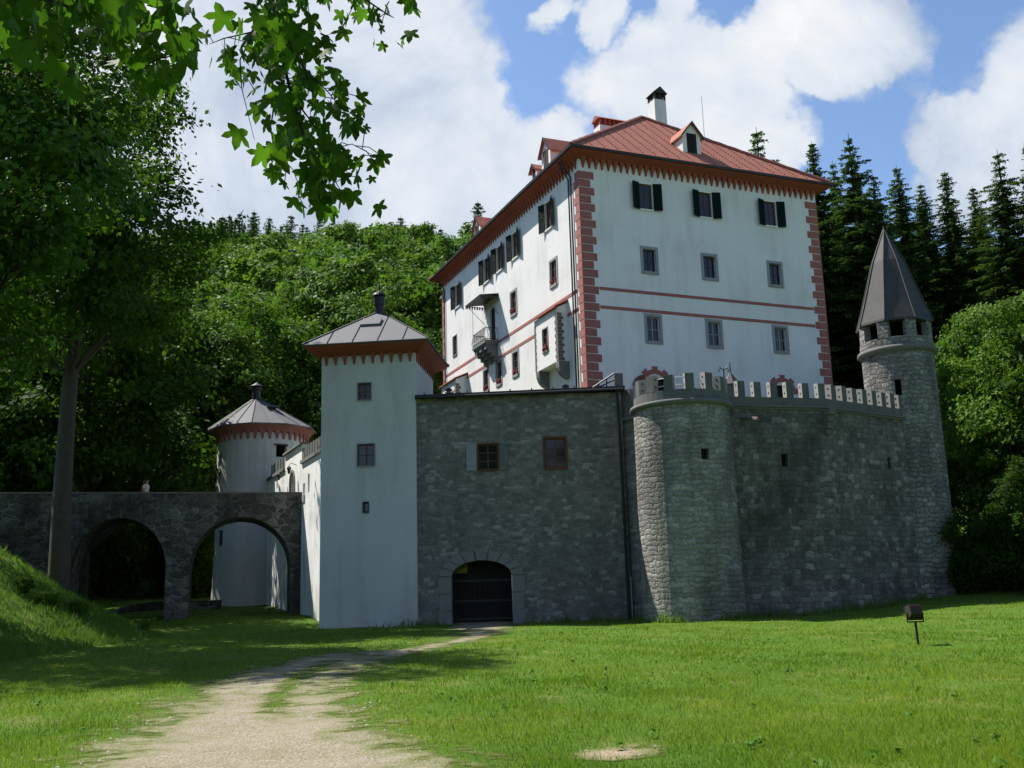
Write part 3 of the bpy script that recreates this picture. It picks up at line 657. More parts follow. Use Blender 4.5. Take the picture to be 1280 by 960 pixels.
pendants(mb, posR, .1, KW - .1, 40, 29.38, 28.72, .36, .1, .3, .05); pendants(mb, posL, .1, KL - .1, 58, 29.38, 28.72, .36, .1, .3, .05)
mb.build('cornice', M['red_dk'], keep)
mb = MB(); rect_loft(kp, 0, KW, 0, KL, [(.78, 29.64), (.95, 29.62), (.98, 29.78), (.8, 29.8), (.78, 29.64)], mb); mb.build('gutter', M['lead'], keep)
# roof
EZ, AZ, RO = 29.72, 37.05, .9
ap0 = (KW / 2, 7.45, AZ); ap1 = (KW / 2, KL - 7.45, AZ)
e = [(-RO, -RO, EZ), (KW + RO, -RO, EZ), (KW + RO, KL + RO, EZ), (-RO, KL + RO, EZ)]
mb = MB(); V = [kp(*p) for p in e + [ap0, ap1]]
mb.add(V, [(0, 1, 4), (1, 2, 5, 4), (2, 3, 5), (3, 0, 4, 5), (0, 3, 2, 1)])
roof = mb.build('roof', M['tiles'], keep)
mb = MB()
def sag(p, q, n=14): return [tuple(np.array(p) * (1 - i / n) + np.array(q) * i / n + [0, 0, .06 + .03 * (i % 2)]) for i in range(n + 1)]
for p, q in ((e[0], ap0), (e[1], ap0), (e[2], ap1), (e[3], ap1), (ap0, ap1)): mb.tube(sag(kp(*p), kp(*q), 26), .14, 6)
mb.build('ridge_tiles', M['red'], roof)
def zF(b): return EZ + (AZ - EZ) * (b + RO) / (7.45 + RO)        # front hip
def zL(a): return EZ + (AZ - EZ) * (a + RO) / (KW / 2 + RO)      # left slope
mb = MB()
for a in np.arange(-.1, KW, .93):
    bmax = (min(a, KW - a) + RO) / (KW / 2 + RO) * (7.45 + RO) - RO - .3
    for b in np.arange(-.4, bmax, .3): mb.hexa([kp(a - .045, b, zF(b) - .02), kp(a + .045, b, zF(b) - .02), kp(a + .045, b + .1, zF(b + .1) - .02), kp(a - .045, b + .1, zF(b + .1) - .02), kp(a - .045, b, zF(b) + .07), kp(a + .045, b, zF(b) + .07), kp(a + .045, b + .1, zF(b + .1) + .03), kp(a - .045, b + .1, zF(b + .1) + .03)])
for b in np.arange(0, KL, .93):
    bb = min(b, KL - b); amax = min((bb + RO) / (7.45 + RO), 1) * (KW / 2 + RO) - RO - .3
    for a in np.arange(-.4, amax, .3): mb.hexa([kp(a, b - .045, zL(a) - .02), kp(a, b + .045, zL(a) - .02), kp(a + .1, b + .045, zL(a + .1) - .02), kp(a + .1, b - .045, zL(a + .1) - .02), kp(a, b - .045, zL(a) + .07), kp(a, b + .045, zL(a) + .07), kp(a + .1, b + .045, zL(a + .1) + .03), kp(a + .1, b - .045, zL(a + .1) + .03)])
tag(mb.build('snow_guards', M['red_dk'], roof), kind='stuff')
# dormers
def dormer(name, f, uc, d0, w, zb, zt, ze, zroof, run, lab, wide=.9):
    """f(u, d, z): u across, d into the roof"""
    mb = MB(); a, b = uc - w / 2, uc + w / 2; dp = d0 + run
    zap = zt - .12
    mb.poly([f(a, d0, zb), f(b, d0, zb), f(b, d0, ze), f(uc, d0, zap), f(a, d0, ze)])
    mb.poly([f(a, d0, zb), f(a, d0, ze), f(a, dp, ze), f(a, dp, zb)]); mb.poly([f(b, d0, zb), f(b, dp, zb), f(b, dp, ze), f(b, d0, ze)])
    o = mb.build(name, M['white'], keep, ); tag(o, lab)
    mb = MB(); ov = .18; k = (zt - ze) / (w / 2)
    for sg in (-1, 1):
        u1 = uc + sg * (w / 2 + ov); z1 = ze - k * ov
        P = [f(uc, d0 - ov, zt), f(u1, d0 - ov, z1), f(u1, dp, z1), f(uc, dp, zt)]; Q = [(x, y, z - .09) for x, y, z in P]
        mb.hexa(Q + P)
    mb.build('dormer_roof', M['tiles'], o)
    mb = MB(); ov2 = ov + .02
    for sg in (-1, 1):
        u1 = uc + sg * (w / 2 + ov2); z1 = ze - k * ov2
        mb.hexa([f(uc, d0 - ov2 - .03, zt - .12), f(u1, d0 - ov2 - .03, z1 - .12), f(u1, d0 - ov2 + .02, z1 - .12), f(uc, d0 - ov2 + .02, zt - .12), f(uc, d0 - ov2 - .03, zt + .03), f(u1, d0 - ov2 - .03, z1 + .03), f(u1, d0 - ov2 + .02, z1 + .03), f(uc, d0 - ov2 + .02, zt + .03)])
    mb.build('barge_board', M['lead'], o)
    pz = lambda u, z, d: f(u, d0 + d, z)
    mb = MB(); ww = w * .52; mb.pbox(pz, uc - ww / 2, uc + ww / 2, zb + .25, ze + .05, -.03, .03); mb.pbox(pz, uc - .025, uc + .025, zb + .25, ze + .05, -.05, .0); mb.build('dormer_window', M['dark_wood'], o)
dormer('dormer', lambda u, d, z: kp(u, d, z), 9.37, 1.15, 1.45, 31.2, 33.8, 32.9, zF, 2.6, 'white gabled dormer in the middle of the front roof slope')
dormer('dormer', lambda u, d, z: kp(d, u, z), 7.2, 1.1, 1.5, 30.9, 34.1, 33.1, zL, 3.6, 'white gabled dormer on the sunlit roof slope nearest the front corner')
dormer('dormer', lambda u, d, z: kp(d, u, z), 22.4, 1.5, 1.5, 31.0, 33.8, 32.9, zL, 3.2, 'gabled dormer near the far end of the sunlit roof slope')
dormer('dormer', lambda u, d, z: kp(d, u, z), 10.2, 1.5, .8, 31.4, 33.4, 33.0, zL, 2.0, 'small tiled vent dormer on the sunlit roof slope')
# chimneys
def chimney(a0, a1, b0, b1, z0, z1, gable, lab):
    mb = MB(); mb.hexa([kp(a0, b0, z0), kp(a1, b0, z0), kp(a1, b1, z0), kp(a0, b1, z0), kp(a0, b0, z1), kp(a1, b0, z1), kp(a1, b1, z1), kp(a0, b1, z1)])
    o = mb.build('chimney', M['white'], roof); tag(o, lab)
    mb = MB(); g = .07; zz = z1 + .5
    n = 2 if gable else 6
    for i in range(n + 1):
        a = a0 + (a1 - a0 - .14) * i / n
        for bb in (b0, b1 - .14): mb.hexa([kp(a, bb, z1), kp(a + .14, bb, z1), kp(a + .14, bb + .14, z1), kp(a, bb + .14, z1), kp(a, bb, zz), kp(a + .14, bb, zz), kp(a + .14, bb + .14, zz), kp(a, bb + .14, zz)])
    mb.hexa([kp(a0 + .15, b0 + .15, z1), kp(a1 - .15, b0 + .15, z1), kp(a1 - .15, b1 - .15, z1), kp(a0 + .15, b1 - .15, z1), kp(a0 + .15, b0 + .15, zz), kp(a1 - .15, b0 + .15, zz), kp(a1 - .15, b1 - .15, zz), kp(a0 + .15, b1 - .15, zz)])
    mb.build('chimney_vent', M['lead' if gable else 'red_dk'], o)
    mb = MB(); ov = .12
    if gable:   # ridge along B so the gable faces front
        am = (a0 + a1) / 2; zt = zz + .55
        P = [kp(a0 - ov, b0 - ov, zz), kp(am, b0 - ov, zt), kp(a1 + ov, b0 - ov, zz), kp(a0 - ov, b1 + ov, zz), kp(am, b1 + ov, zt), kp(a1 + ov, b1 + ov, zz)]
    else:
        am = (b0 + b1) / 2; zt = zz + .4
        P = [kp(a0 - ov, b0 - ov, zz), kp(a0 - ov, am, zt), kp(a0 - ov, b1 + ov, zz), kp(a1 + ov, b0 - ov, zz), kp(a1 + ov, am, zt), kp(a1 + ov, b1 + ov, zz)]
    mb.add(P, [(0, 1, 2), (3, 5, 4), (0, 3, 4, 1), (1, 4, 5, 2), (0, 2, 5, 3)])
    mb.build('chimney_cap', M['lead' if gable else 'tiles'], o)
chimney(10.3, 11.3, 7.2, 8.2, 35.2, 38.7, True, 'tall white chimney with dark gabled cap by the roof ridge')
chimney(5.6, 8.0, 7.3, 8.3, 33.5, 35.9, False, 'wide low chimney with slotted red tiled cap')
mb = MB(); mb.tube([kp(12.1, 3.6, 33.5), kp(12.1, 3.6, 37.4)], .022, 5); mb.build('lightning_rod', M['grey_wood'], roof)
# flank: balcony with door and awning
mb = MB(); mb.pbox(posL, 15.05, 16.15, 20.95, 23.75, .2, .26); o = mb.build('balcony_door', M['dark_wood'], keep)
mb = MB(); mb.pbox(posL, 15.05, 15.12, 20.95, 23.75, .15, .2); mb.pbox(posL, 16.08, 16.15, 20.95, 23.75, .15, .2); mb.pbox(posL, 15.58, 15.62, 20.95, 23.75, .15, .2); mb.build('door_frame', M['brown'], o)
mb = MB(); mb.pbox(posL, 14.45, 17.25, 20.68, 20.9, -1.08, .1); mb.pbox(posL, 14.5, 17.2, 20.55, 20.68, -1.0, .1)
for b in (14.6, 15.6, 16.6):
    for j, (dz, dd) in enumerate(((20.55, .95), (20.3, .75), (20.02, .5), (19.72, .26))): mb.pbox(posL, b, b + .45, dz - .3, dz, -dd, .05)
bal = mb.build('balcony', M['cut'], keep)
mb = MB()
def rail(u, d, n0): pass
pts = [(14.5, 0), (14.5, 1.0), (17.2, 1.0), (17.2, 0)]
for z in (21.0, 21.85):
    mb.tube([posL(u, z, -d) for u, d in pts], .03, 5)
def bar(u, d, ou, od): mb.tube([posL(u, 20.9, -d), posL(u + ou * .14, 21.15, -d - od * .14), posL(u + ou * .06, 21.5, -d - od * .06), posL(u, 21.85, -d)], .015, 4)
for u in np.arange(14.5, 17.25, .15): bar(u, 1.0, 0, 1)
for d in np.arange(.1, 1.0, .15): bar(14.5, d, -1, 0); bar(17.2, d, 1, 0)
mb.build('railing', M['iron'], bal)
mb = MB(); P = [posL(14.2, 24.5, .02), posL(17.46, 24.5, .02), posL(17.46, 24.28, -1.5), posL(14.2, 24.28, -1.5)]; Q = [(x, y, z - .08) for x, y, z in P]; mb.hexa(Q + P)
for i in range(16):
    u = 14.2 + 3.26 * (i + .5) / 16; mb.hexa([posL(u - .03, 23.98, -1.49), posL(u + .03, 23.98, -1.49), posL(u + .03, 23.98, -1.46), posL(u - .03, 23.98, -1.46), posL(u - .09, 24.2, -1.49), posL(u + .09, 24.2, -1.49), posL(u + .09, 24.2, -1.46), posL(u - .09, 24.2, -1.46)])
for i in range(7):
    d = 1.45 * (i + .5) / 7
    for uu in (14.21, 17.42): mb.hexa([posL(uu, 24.0, -d - .03), posL(uu + .03, 24.0, -d - .03), posL(uu + .03, 24.0, -d + .03), posL(uu, 24.0, -d + .03), posL(uu, 24.25, -d - .09), posL(uu + .03, 24.25, -d - .09), posL(uu + .03, 24.25, -d + .09), posL(uu, 24.25, -d + .09)])
awn = mb.build('awning', M['lead'], keep)
for u in (14.3, 17.35): mb = MB(); mb.tube([posL(u, 24.25, -1.4), posL(u, 22.9, -.02)], .02, 4); mb.build('bracket', M['iron'], awn)
mb = MB(); mb.tube([posL(17.2, 24.2, -1.0), posL(17.2, 21.85, -1.0)], .018, 4); mb.build('post', M['grey_wood'], awn)
# oriels
def oriel(b0, b1, D, zb, zf, zw, wc, ww, wz, wh, corbel, lab):
    pf = lambda u, z, d: kp(-D + d, u, z)
    hole = (wc - ww / 2, wc + ww / 2, wz - wh / 2, wz + wh / 2)
    mb = MB(); mb.panel(pf, b0, b1, zb, zf, [hole], .2)
    for b in (b0, b1): mb.poly([kp(-D, b, zb), kp(.02, b, zb), kp(.02, b, zw - .1), kp(-D, b, zf)])
    mb.poly([kp(-D, b0, zb), kp(-D, b1, zb), kp(.02, b1, zb), kp(.02, b0, zb)])
    o = mb.build('oriel', M['white'], keep); tag(o, lab)
    mb = MB(); P = [kp(-D - .18, b0 - .15, zf - .02), kp(-D - .18, b1 + .15, zf - .02), kp(.0, b1 + .15, zw), kp(.0, b0 - .15, zw)]
    mb.hexa(P + [(x, y, z + .09) for x, y, z in P]); mb.build('oriel_roof', M['red_dk'], o)
    mb = MB(); mbf = MB(); z = zf - .35; i = 0
    while z > zb + .1:
        wd = .3 if i % 2 else .42; wd2 = .42 if i % 2 else .3
        mb.hexa([kp(-D - .02, b0 - .02, z - .2), kp(-D + wd2, b0 - .02, z - .2), kp(-D + wd2, b0 + wd, z - .2), kp(-D - .02, b0 + wd, z - .2), kp(-D - .02, b0 - .02, z), kp(-D + wd2, b0 - .02, z), kp(-D + wd2, b0 + wd, z), kp(-D - .02, b0 + wd, z)])
        wd *= .6; mbf.hexa([kp(-D - .02, b1 - wd, z - .2), kp(-D + .3, b1 - wd, z - .2), kp(-D + .3, b1 + .02, z - .2), kp(-D - .02, b1 + .02, z - .2), kp(-D - .02, b1 - wd, z), kp(-D + .3, b1 - wd, z), kp(-D + .3, b1 + .02, z), kp(-D - .02, b1 + .02, z)])
        z -= .225; i += 1
    mb.build('oriel_quoins', M['cut_dark'], o); mbf.build('oriel_quoins', M['cut_dark'], o)
    if corbel:
        for b in (b0, b1 - .5):
            mb = MB()
            pr = [(-D, zb)] + [(-D * math.cos(q), zb - .15 - .95 * math.sin(q)) for q in np.linspace(0, math.pi / 2, 7)] + [(.02, zb - 1.1), (.02, zb)]
            n = len(pr); base = len(mb.v); mb.v += [kp(a, b, z) for a, z in pr] + [kp(a, b + .5, z) for a, z in pr]
            mb.f += [[base + i, base + (i + 1) % n, base + n + (i + 1) % n, base + n + i] for i in range(n)] + [[base + i for i in range(n)], [base + n + i for i in range(n)]]; mb.m += [0] * (n + 2)
            mb.build('oriel_corbel', M['cut'], o)
    window(pf, wc, wz, ww, wh, o, 'surround', False, (1, 2), 'brown', .08, flower=True, fd=.08)
oriel(2.4, 6.05, .74, 16.55, 20.05, 20.5, 4.35, .8, 18.35, 1.5, True, 'projecting white oriel with grey quoins near the front corner')
oriel(21.4, 25.0, 1.0, 14.0, 19.35, 19.85, 22.6, 1.2, 17.6, 1.7, False, 'low white bay with grey quoins at the far end of the flank')
# downpipes, ground floor doors
for u in (1.0, 1.35, 26.6): mb = MB(); mb.tube([posL(u, 29.6, -.75), posL(u, 29.0, -.5), posL(u, 28.4, -.09), posL(u, 10, -.09)], .05, 6); mb.build('downpipe', M['iron'], keep)
for a, lab in ((DOORS[0], 'arched doorway with red scalloped surround and open brown leaf'), (DOORS[1], 'arched doorway with red scalloped surround seen through the merlons')):
    mb = MB(); n = 9
    for i in range(n):
        t0, t1 = math.pi * i / n, math.pi * (i + 1) / n; r0 = .78; r1 = 1.28 if i % 2 == 0 else 1.08; zc = 14.7
        mb.hexa([posR(a + r0 * math.cos(t0), zc + r0 * math.sin(t0), -.03), posR(a + r1 * math.cos(t0), zc + r1 * math.sin(t0), -.03), posR(a + r1 * math.cos(t0), zc + r1 * math.sin(t0), .04), posR(a + r0 * math.cos(t0), zc + r0 * math.sin(t0), .04),
                 posR(a + r0 * math.cos(t1), zc + r0 * math.sin(t1), -.03), posR(a + r1 * math.cos(t1), zc + r1 * math.sin(t1), -.03), posR(a + r1 * math.cos(t1), zc + r1 * math.sin(t1), .04), posR(a + r0 * math.cos(t1), zc + r0 * math.sin(t1), .04)])
    o = mb.build('doorway', M['red'], keep); tag(o, lab)
    mb = MB(); mb.pbox(posR, a - .75, a + .75, 13.2, 14.7, .15, .22)
    P = [posR(a + .75 * math.cos(t), 14.7 + .56 * math.sin(t), .15) for t in np.linspace(0, math.pi, 11)]; mb.poly(P); mb.build('door_panel', M['dark_wood'], o)
    if a < 9:
        mb = MB(); P = [posR(a - .8 - .85 * k, z, -.12) for k, z in ((0, 13.0), (1, 13.0), (1, 14.75), (.75, 15.1), (.4, 15.3), (0, 15.35))]; Q = [posR(a - .8 - .85 * k, z, -.06) for k, z in ((0, 13.0), (1, 13.0), (1, 14.75), (.75, 15.1), (.4, 15.3), (0, 15.35))]
        n = len(P); mb.add(P + Q, [list(range(n)), list(range(n, 2 * n))] + [[i, (i + 1) % n, n + (i + 1) % n, n + i] for i in range(n)]); mb.build('door_leaf', M['brown'], o)

# ================================================================== SQUARE WHITE TOWER
TA = R(-6); TU = np.array([math.cos(TA), math.sin(TA), 0]); TV = np.array([-math.sin(TA), math.cos(TA), 0]); T0 = np.array([-9.42, 50.3, 0]); TW, TD = 4.72, 4.7
def tp(a, b, z): return tuple(T0 + TU * a + TV * b + [0, 0, z])
sqt = thing('square_tower', tp(0, 0, .6), 'square white tower with grey pyramid roof beside the stone gate wall', 'tower')
TWN = [(2.16, 12.03, .68, .85), (2.24, 8.88, .86, 1.06), (2.24, 6.34, .28, .5)]
posT = lambda u, z, d: tp(u, d, z)
mb = MB(); mb.panel(posT, 0, TW, 0, 14.1, [(u - w / 2, u + w / 2, z - h / 2, z + h / 2) for u, z, w, h in TWN], .3)
mb.panel(lambda u, z, d: tp(TW, u, z), 0, TD, 0, 14.1); mb.panel(lambda u, z, d: tp(0, u, z), 0, TD, 0, 14.1); mb.panel(lambda u, z, d: tp(u, TD, z), 0, TW, 0, 14.1)
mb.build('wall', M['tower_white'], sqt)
for i, (u, z, w, h) in enumerate(TWN): window(posT, u, z, w, h, sqt, 'grey_wood' if i < 2 else 'cut_dark', False, (1, 1) if i < 2 else (0, 0), 'brown' if i < 2 else 'dark_wood', .05 if i < 2 else .03, proud=.015)
mb = MB(); rect_loft(tp, 0, TW, 0, TD, [(-.05, 13.85), (.2, 13.9), (.42, 14.02), (.66, 14.2), (.68, 14.3), (-.05, 14.3)], mb)
pendants(mb, posT, .02, TW - .02, 10, 13.98, 13.42, .3, .08, .2, .04); pendants(mb, lambda u, z, d: tp(TW - d, u, z), .02, TD - .02, 10, 13.98, 13.42, .3, .08, .2, .04); pendants(mb, lambda u, z, d: tp(d, u, z), .02, TD - .02, 10, 13.98, 13.42, .3, .08, .2, .04)
mb.build('cornice', M['red_dk'], sqt)
def pyr(mb, f, w0, w1, l0, l1, o, z0, top, ax, bx, th=.06):
    e = [(w0 - o, l0 - o), (w1 + o, l0 - o), (w1 + o, l1 + o), (w0 - o, l1 + o)]
    V = [f(a, b, z0) for a, b in e] + [f(ax, bx, top)] + [f(a, b, z0 - th) for a, b in e]
    mb.add(V, [(0, 1, 4), (1, 2, 4), (2, 3, 4), (3, 0, 4), (0, 5, 6, 1), (1, 6, 7, 2), (2, 7, 8, 3), (3, 8, 5, 0), (5, 8, 7, 6)])
mb = MB(); pyr(mb, tp, 0, TW, 0, TD, .78, 14.36, 16.75, TW / 2, TD / 2)
rf = mb.build('roof', M['sheet'], sqt)
mb = MB(); o = .78
for k in range(1, 5):
    u = -o + (TW + 2 * o) * k / 5; t = min(u + o, TW + o - u) / (TW / 2 + o)
    for sd in range(2):
        f = (lambda a, b, z: tp(a, b, z)) if sd == 0 else (lambda a, b, z: tp(TW - b, a, z))
        # seam climbs the slope towards the hip
        b1 = -o + t * (TD / 2 + o); z1 = 14.36 + 2.39 * t
        mb.tube([f(u, -o, 14.39), f(u, b1, z1 + .03)], .022, 4)
for a, b in ((-o, -o), (TW + o, -o), (TW + o, TD + o), (-o, TD + o)): mb.tube([tp(a, b, 14.4), tp(TW / 2, TD / 2, 16.78)], .03, 4)
mb.build('roof_seam', M['seam'], rf)
mb = MB(); b0 = .75; zz = lambda b: 14.36 + 2.39 * (b + o) / (TD / 2 + o)
P = [tp(1.75, b0, zz(b0) + .02), tp(2.75, b0, zz(b0) + .02), tp(2.75, b0 + .62, zz(b0 + .62) + .02), tp(1.75, b0 + .62, zz(b0 + .62) + .02)]; mb.hexa([P[0], P[1], P[2], P[3]] + [(x, y, z + .12) for x, y, z in P]); mb.build('roof_hatch', M['sheet'], rf)
cx_, cy_, _ = tp(TW / 2, TD / 2, 0)
mb = MB(); mb.lathe(cx_, cy_, [(.26, 16.5), (.25, 17.05), (.29, 17.1), (.3, 17.5), (.27, 17.55)], 16, cap=True); mb.lathe(cx_, cy_, [(.36, 17.6), (.3, 17.72), (.08, 17.84), (.04, 17.95), (.07, 18.02), (.01, 18.3)], 16, cap=True)
for k in range(4): a = k * 1.57 + .5; mb.tube([(cx_ + .22 * math.cos(a), cy_ + .22 * math.sin(a), 17.5), (cx_ + .24 * math.cos(a), cy_ + .24 * math.sin(a), 17.64)], .02, 4)
mb.build('chimney_pot', M['iron'], rf, smooth=False)

# ================================================================== GATE WALL
gw = thing('gate_wall', (.3, 50, .7), 'dark grey rubble wall with arched gate, two windows and flat dark roof edge', 'castle wall')
posG = lambda u, z, d: (u, 50 + d, z)
GX0, GX1, GZ = -5.0, 5.32, 11.62
W1 = (-1.75, -.78, 7.98, 9.22); W2 = (1.5, 2.5, 8.0, 9.42)
GA = (-3.12, -.27, .3, 3.72)
mb = MB(); mb.panel(posG, GX0, GX1, 0, GZ, [W1, W2], .35)
# carve the gate: rebuild the panel with the bounding hole and arch spandrels
mb = MB(); mb.panel(posG, GX0, GX1, 0, GZ, [W1, W2, GA], 0)
for h in (W1, W2): mb.panel(posG, 0, 0, 0, 0, [], 0)
def reveal(mb, h, dep):
    a, b, c, d = h
    mb.poly([posG(a, c, 0), posG(a, d, 0), posG(a, d, dep), posG(a, c, dep)]); mb.poly([posG(b, c, 0), posG(b, c, dep), posG(b, d, dep), posG(b, d, 0)])
    mb.poly([posG(a, c, 0), posG(a, c, dep), posG(b, c, dep), posG(b, c, 0)]); mb.poly([posG(a, d, 0), posG(b, d, 0), posG(b, d, dep), posG(a, d, dep)])
reveal(mb, W1, .4); reveal(mb, W2, .4)
gu = (GA[0] + GA[1]) / 2; ghw = (GA[1] - GA[0]) / 2; ZS, ZC = 2.95, 3.68
def arcz(u): return ZS + (ZC - ZS) * math.sqrt(max(0, 1 - ((u - gu) / ghw) ** 2)) ** 1.0
ua = [gu - ghw * math.cos(t) for t in np.linspace(0, math.pi, 25)]
PD = 5.5
for i in range(24):
    a, b = ua[i], ua[i + 1]
    mb.poly([posG(a, arcz(a), 0), posG(b, arcz(b), 0), posG(b, GA[3], 0), posG(a, GA[3], 0)])
    mb.poly([posG(a, arcz(a), 0), posG(a, arcz(a), PD), posG(b, arcz(b), PD), posG(b, arcz(b), 0)])
for a in (GA[0], GA[1]): mb.poly([posG(a, 0, 0), posG(a, ZS, 0), posG(a, ZS, PD), posG(a, 0, PD)])
# right return, back, top of the wall body
mb.poly([posG(GX1, 0, 0), posG(GX1, GZ, 0), posG(GX1, GZ, 5.5), posG(GX1, 0, 5.5)]); mb.poly([posG(GX0, 0, 0), posG(GX0, GZ, 0), posG(GX0, GZ, 5.5), posG(GX0, 0, 5.5)])
mb.panel(lambda u, z, d: (u, 55.5, z), GX0, GX1, 0, GZ, [GA], 0)
mb.build('wall', M['rubble'], gw)
def gate_arch():
    mb = MB(); sw = .62
    zl = [.6, 1.35, 2.15, 2.95]
    for sd, u in ((-1, GA[0]), (1, GA[1])):
        for i in range(3):
            w = sw if i != 1 else sw - .06; u0, u1 = (u - w, u) if sd < 0 else (u, u + w); flare = .16 if i == 0 else 0
            mb.pbox(posG, u0, u1, zl[i] + .02, zl[i + 1] - .02, -.05, .06)
    n = 9; tt = [math.pi - math.pi * i / n for i in range(n + 1)]
    for i in range(n):
        key = i == n // 2; t0, t1 = tt[i] - .02, tt[i + 1] + .02; k = .18 if key else 0; pr = .1 if key else .05
        def q(t, ro): return (gu + (ghw + ro * .95) * math.cos(t), ZS + .0 + (ZC - ZS + ro * .72) * math.sin(t))
        a, b, c, d = q(t0, 0), q(t1, 0), q(t1, .62 + k), q(t0, .62 + k)
        mb.hexa([posG(*a, -pr), posG(*b, -pr), posG(*c, -pr), posG(*d, -pr), posG(*a, .06), posG(*b, .06), posG(*c, .06), posG(*d, .06)])
    return mb
gate_arch().build('gate_surround', M['gate_stone'], gw)
mb = MB()
for i in range(12): mb.pbox(posG, GA[0] + .005 + ghw * 2 * i / 12, GA[0] + ghw * 2 * (i + 1) / 12 - .012, .45, 3.12, .9, .97)
mb.pbox(posG, GA[0] + .01, GA[1] - .01, .4, 3.1, .975, 1.02)
mb.pbox(posG, gu - .72, GA[1] - .01, 3.1, 3.7, .98, 1.03)  # added dark board that blacks out the bright gap above the door
gd = mb.build('gate_door', M['dark_wood'], gw)
mb = MB()
for z in (.95, 1.8, 2.75): mb.pbox(posG, GA[0] + .03, GA[1] - .03, z - .05, z + .05, .87, .9)
mb.build('iron_strap', M['iron'], gd)
for (h, sh) in ((W1, True), (W2, False)):
    uc, zc, w, hh = (h[0] + h[1]) / 2, (h[2] + h[3]) / 2, h[1] - h[0], h[3] - h[2]
    o = window(posG, uc, zc, w, hh, gw, 'brown', False, (1, 2), 'brown', .1 if not sh else .05, proud=.03, fd=.07)
    if sh:
        for s0, s1, mt in ((h[0] - .55, h[0] - .06, 'grey_wood'), (h[1] + .06, h[1] + .5, 'cut')):
            mb = MB(); k = 4
            for i in range(k): mb.pbox(posG, s0 + (s1 - s0) * i / k + .006, s0 + (s1 - s0) * (i + 1) / k - .006, zc - hh / 2 - .03, zc + hh / 2 + .03, -.075, -.04)
            for z in (zc - .35, zc + .35): mb.pbox(posG, s0, s1, z - .04, z + .04, -.1, -.075)
            tag(mb.build('shutter', M[mt], o), 'pale grey open shutter' if mt == 'grey_wood' else 'dull brown open shutter')
mb = MB(); P = [(-4.75, 49.72, 11.55), (5.5, 49.72, 11.72), (5.5, 56.5, 12.0), (-4.75, 56.5, 11.85)]; mb.hexa(P + [(x, y, z + .16) for x, y, z in P]); fr = mb.build('flat_roof', M['lead'], gw)
mb = MB()
for u in np.arange(-4.3, 5.3, 1.05): mb.tube([(u, 49.7, 11.78 + .016 * (u + 4)), (u, 52, 11.9 + .016 * (u + 4))], .035, 4)
mb.build('roof_seam', M['lead'], fr)
mb = MB(); mb.tube([(-4.75, 49.66, 11.55), (5.4, 49.66, 11.7)], .07, 6); mb.tube([(5.1, 49.68, 11.62), (5.12, 49.8, 11.2), (5.16, 49.9, 10.6), (5.18, 49.92, .8)], .065, 6); mb.build('gutter', M['iron'], gw)
mb = MB(); mb.tube([(5.34, 49.9, .7), (5.34, 49.9, 2.7)], .03, 6); mb.build('conduit_pipe', M['grey_wood'], gw)
for i, u in enumerate((4.28, 4.52)):
    mb = MB(); mb.pbox(posG, u, u + .15, 3.05, 3.25, -.03, .0); mb.build('wall_plate', M['cut'], gw)
# two small chimney vents and the dark ramp railing above the roof
for (px, py, lab) in ((707, 487, 'small square vent stack on the flat roof under the oriel'), (561, 492, 'small capped vent on the flat roof by the square tower')):
    p = at(px, py, 52.2); o = thing('roof_vent', (p[0], p[1], 11.9), lab, 'vent'); mb = MB(); mb.box((p[0], p[1], 12.1), (.22, .22, .5)); mb.build('vent_body', M['cut'], o)
    mb = MB(); mb.box((p[0], p[1], 12.42), (.34, .34, .06)); mb.box((p[0], p[1], 12.48), (.2, .2, .07)); mb.build('vent_cap', M['lead'], o)
o = thing('stair_railing', (4.3, 51.2, 11.9), 'dark sloping stair railing above the right end of the gate wall', 'railing')
mb = MB(); r0 = at(738, 489, 51.2); r1 = at(768, 466, 51.2)
for k in range(2): mb.tube([tuple(r0 + [0, 0, .1 - .12 * k]), tuple(r1 + [0, 0, -.02 - .32 * k])], .045, 5)
for k in range(1, 4): q = r0 + (r1 - r0) * k / 3; mb.tube([(q[0], q[1], 11.8), tuple(q)], .035, 5)
mb.build('handrail', M['iron'], o)
q = at(774, 478, 51.0); mb = MB(); mb.box((q[0] - .02, 51.1, 12.2), (.42, .3, 1.15)); mb.build('newel_post', M['cut_dark'], o)

# ================================================================== BASTION (round stone tower with merlons)
BC = (7.78, 47.3); BR = 2.2
bas = thing('bastion', (BC[0], BC[1], .7), 'round grey stone bastion with merlons, lit along its left edge', 'tower')
def posB(u, z, d): r = BR + .06 * (1 - z / 10) - d; return (BC[0] + r * math.sin(u), BC[1] - r * math.cos(u), z)
uw = math.asin((8.36 - BC[0]) / BR)
mb = MB(); mb.panel(posB, -math.pi, math.pi, 0, 10.1, [(uw - .085, uw + .085, 7.55, 8.03)], .35, du=.15); mb.build('wall', M['bastion'], bas, smooth=False)
mb = MB(); mb.panel(posB, uw - .085, uw + .085, 7.55, 8.03, [], 0); 
mb = MB(); mb.pbox(posB, uw - .085, uw + .085, 7.55, 8.03, .28, .3); sl_ = mb.build('window_slit', M['void'], bas)
mb = MB()
for k in (1, 2): u = uw - .085 + .17 * k / 3; mb.tube([posB(u, 7.55, .06), posB(u, 8.03, .06)], .012, 4)
for k in (1, 2): z = 7.55 + .48 * k / 3; mb.tube([posB(uw - .085, z, .06), posB(uw + .085, z, .06)], .012, 4)
mb.build('window_bars', M['iron'], sl_)
mb = MB(); mb.lathe(*BC, [(2.15, 10.02), (2.3, 10.06), (2.38, 10.16), (2.34, 10.27), (2.2, 10.3), (1.5, 10.32)], 48); mb.build('cornice', M['coping'], bas, smooth=True)
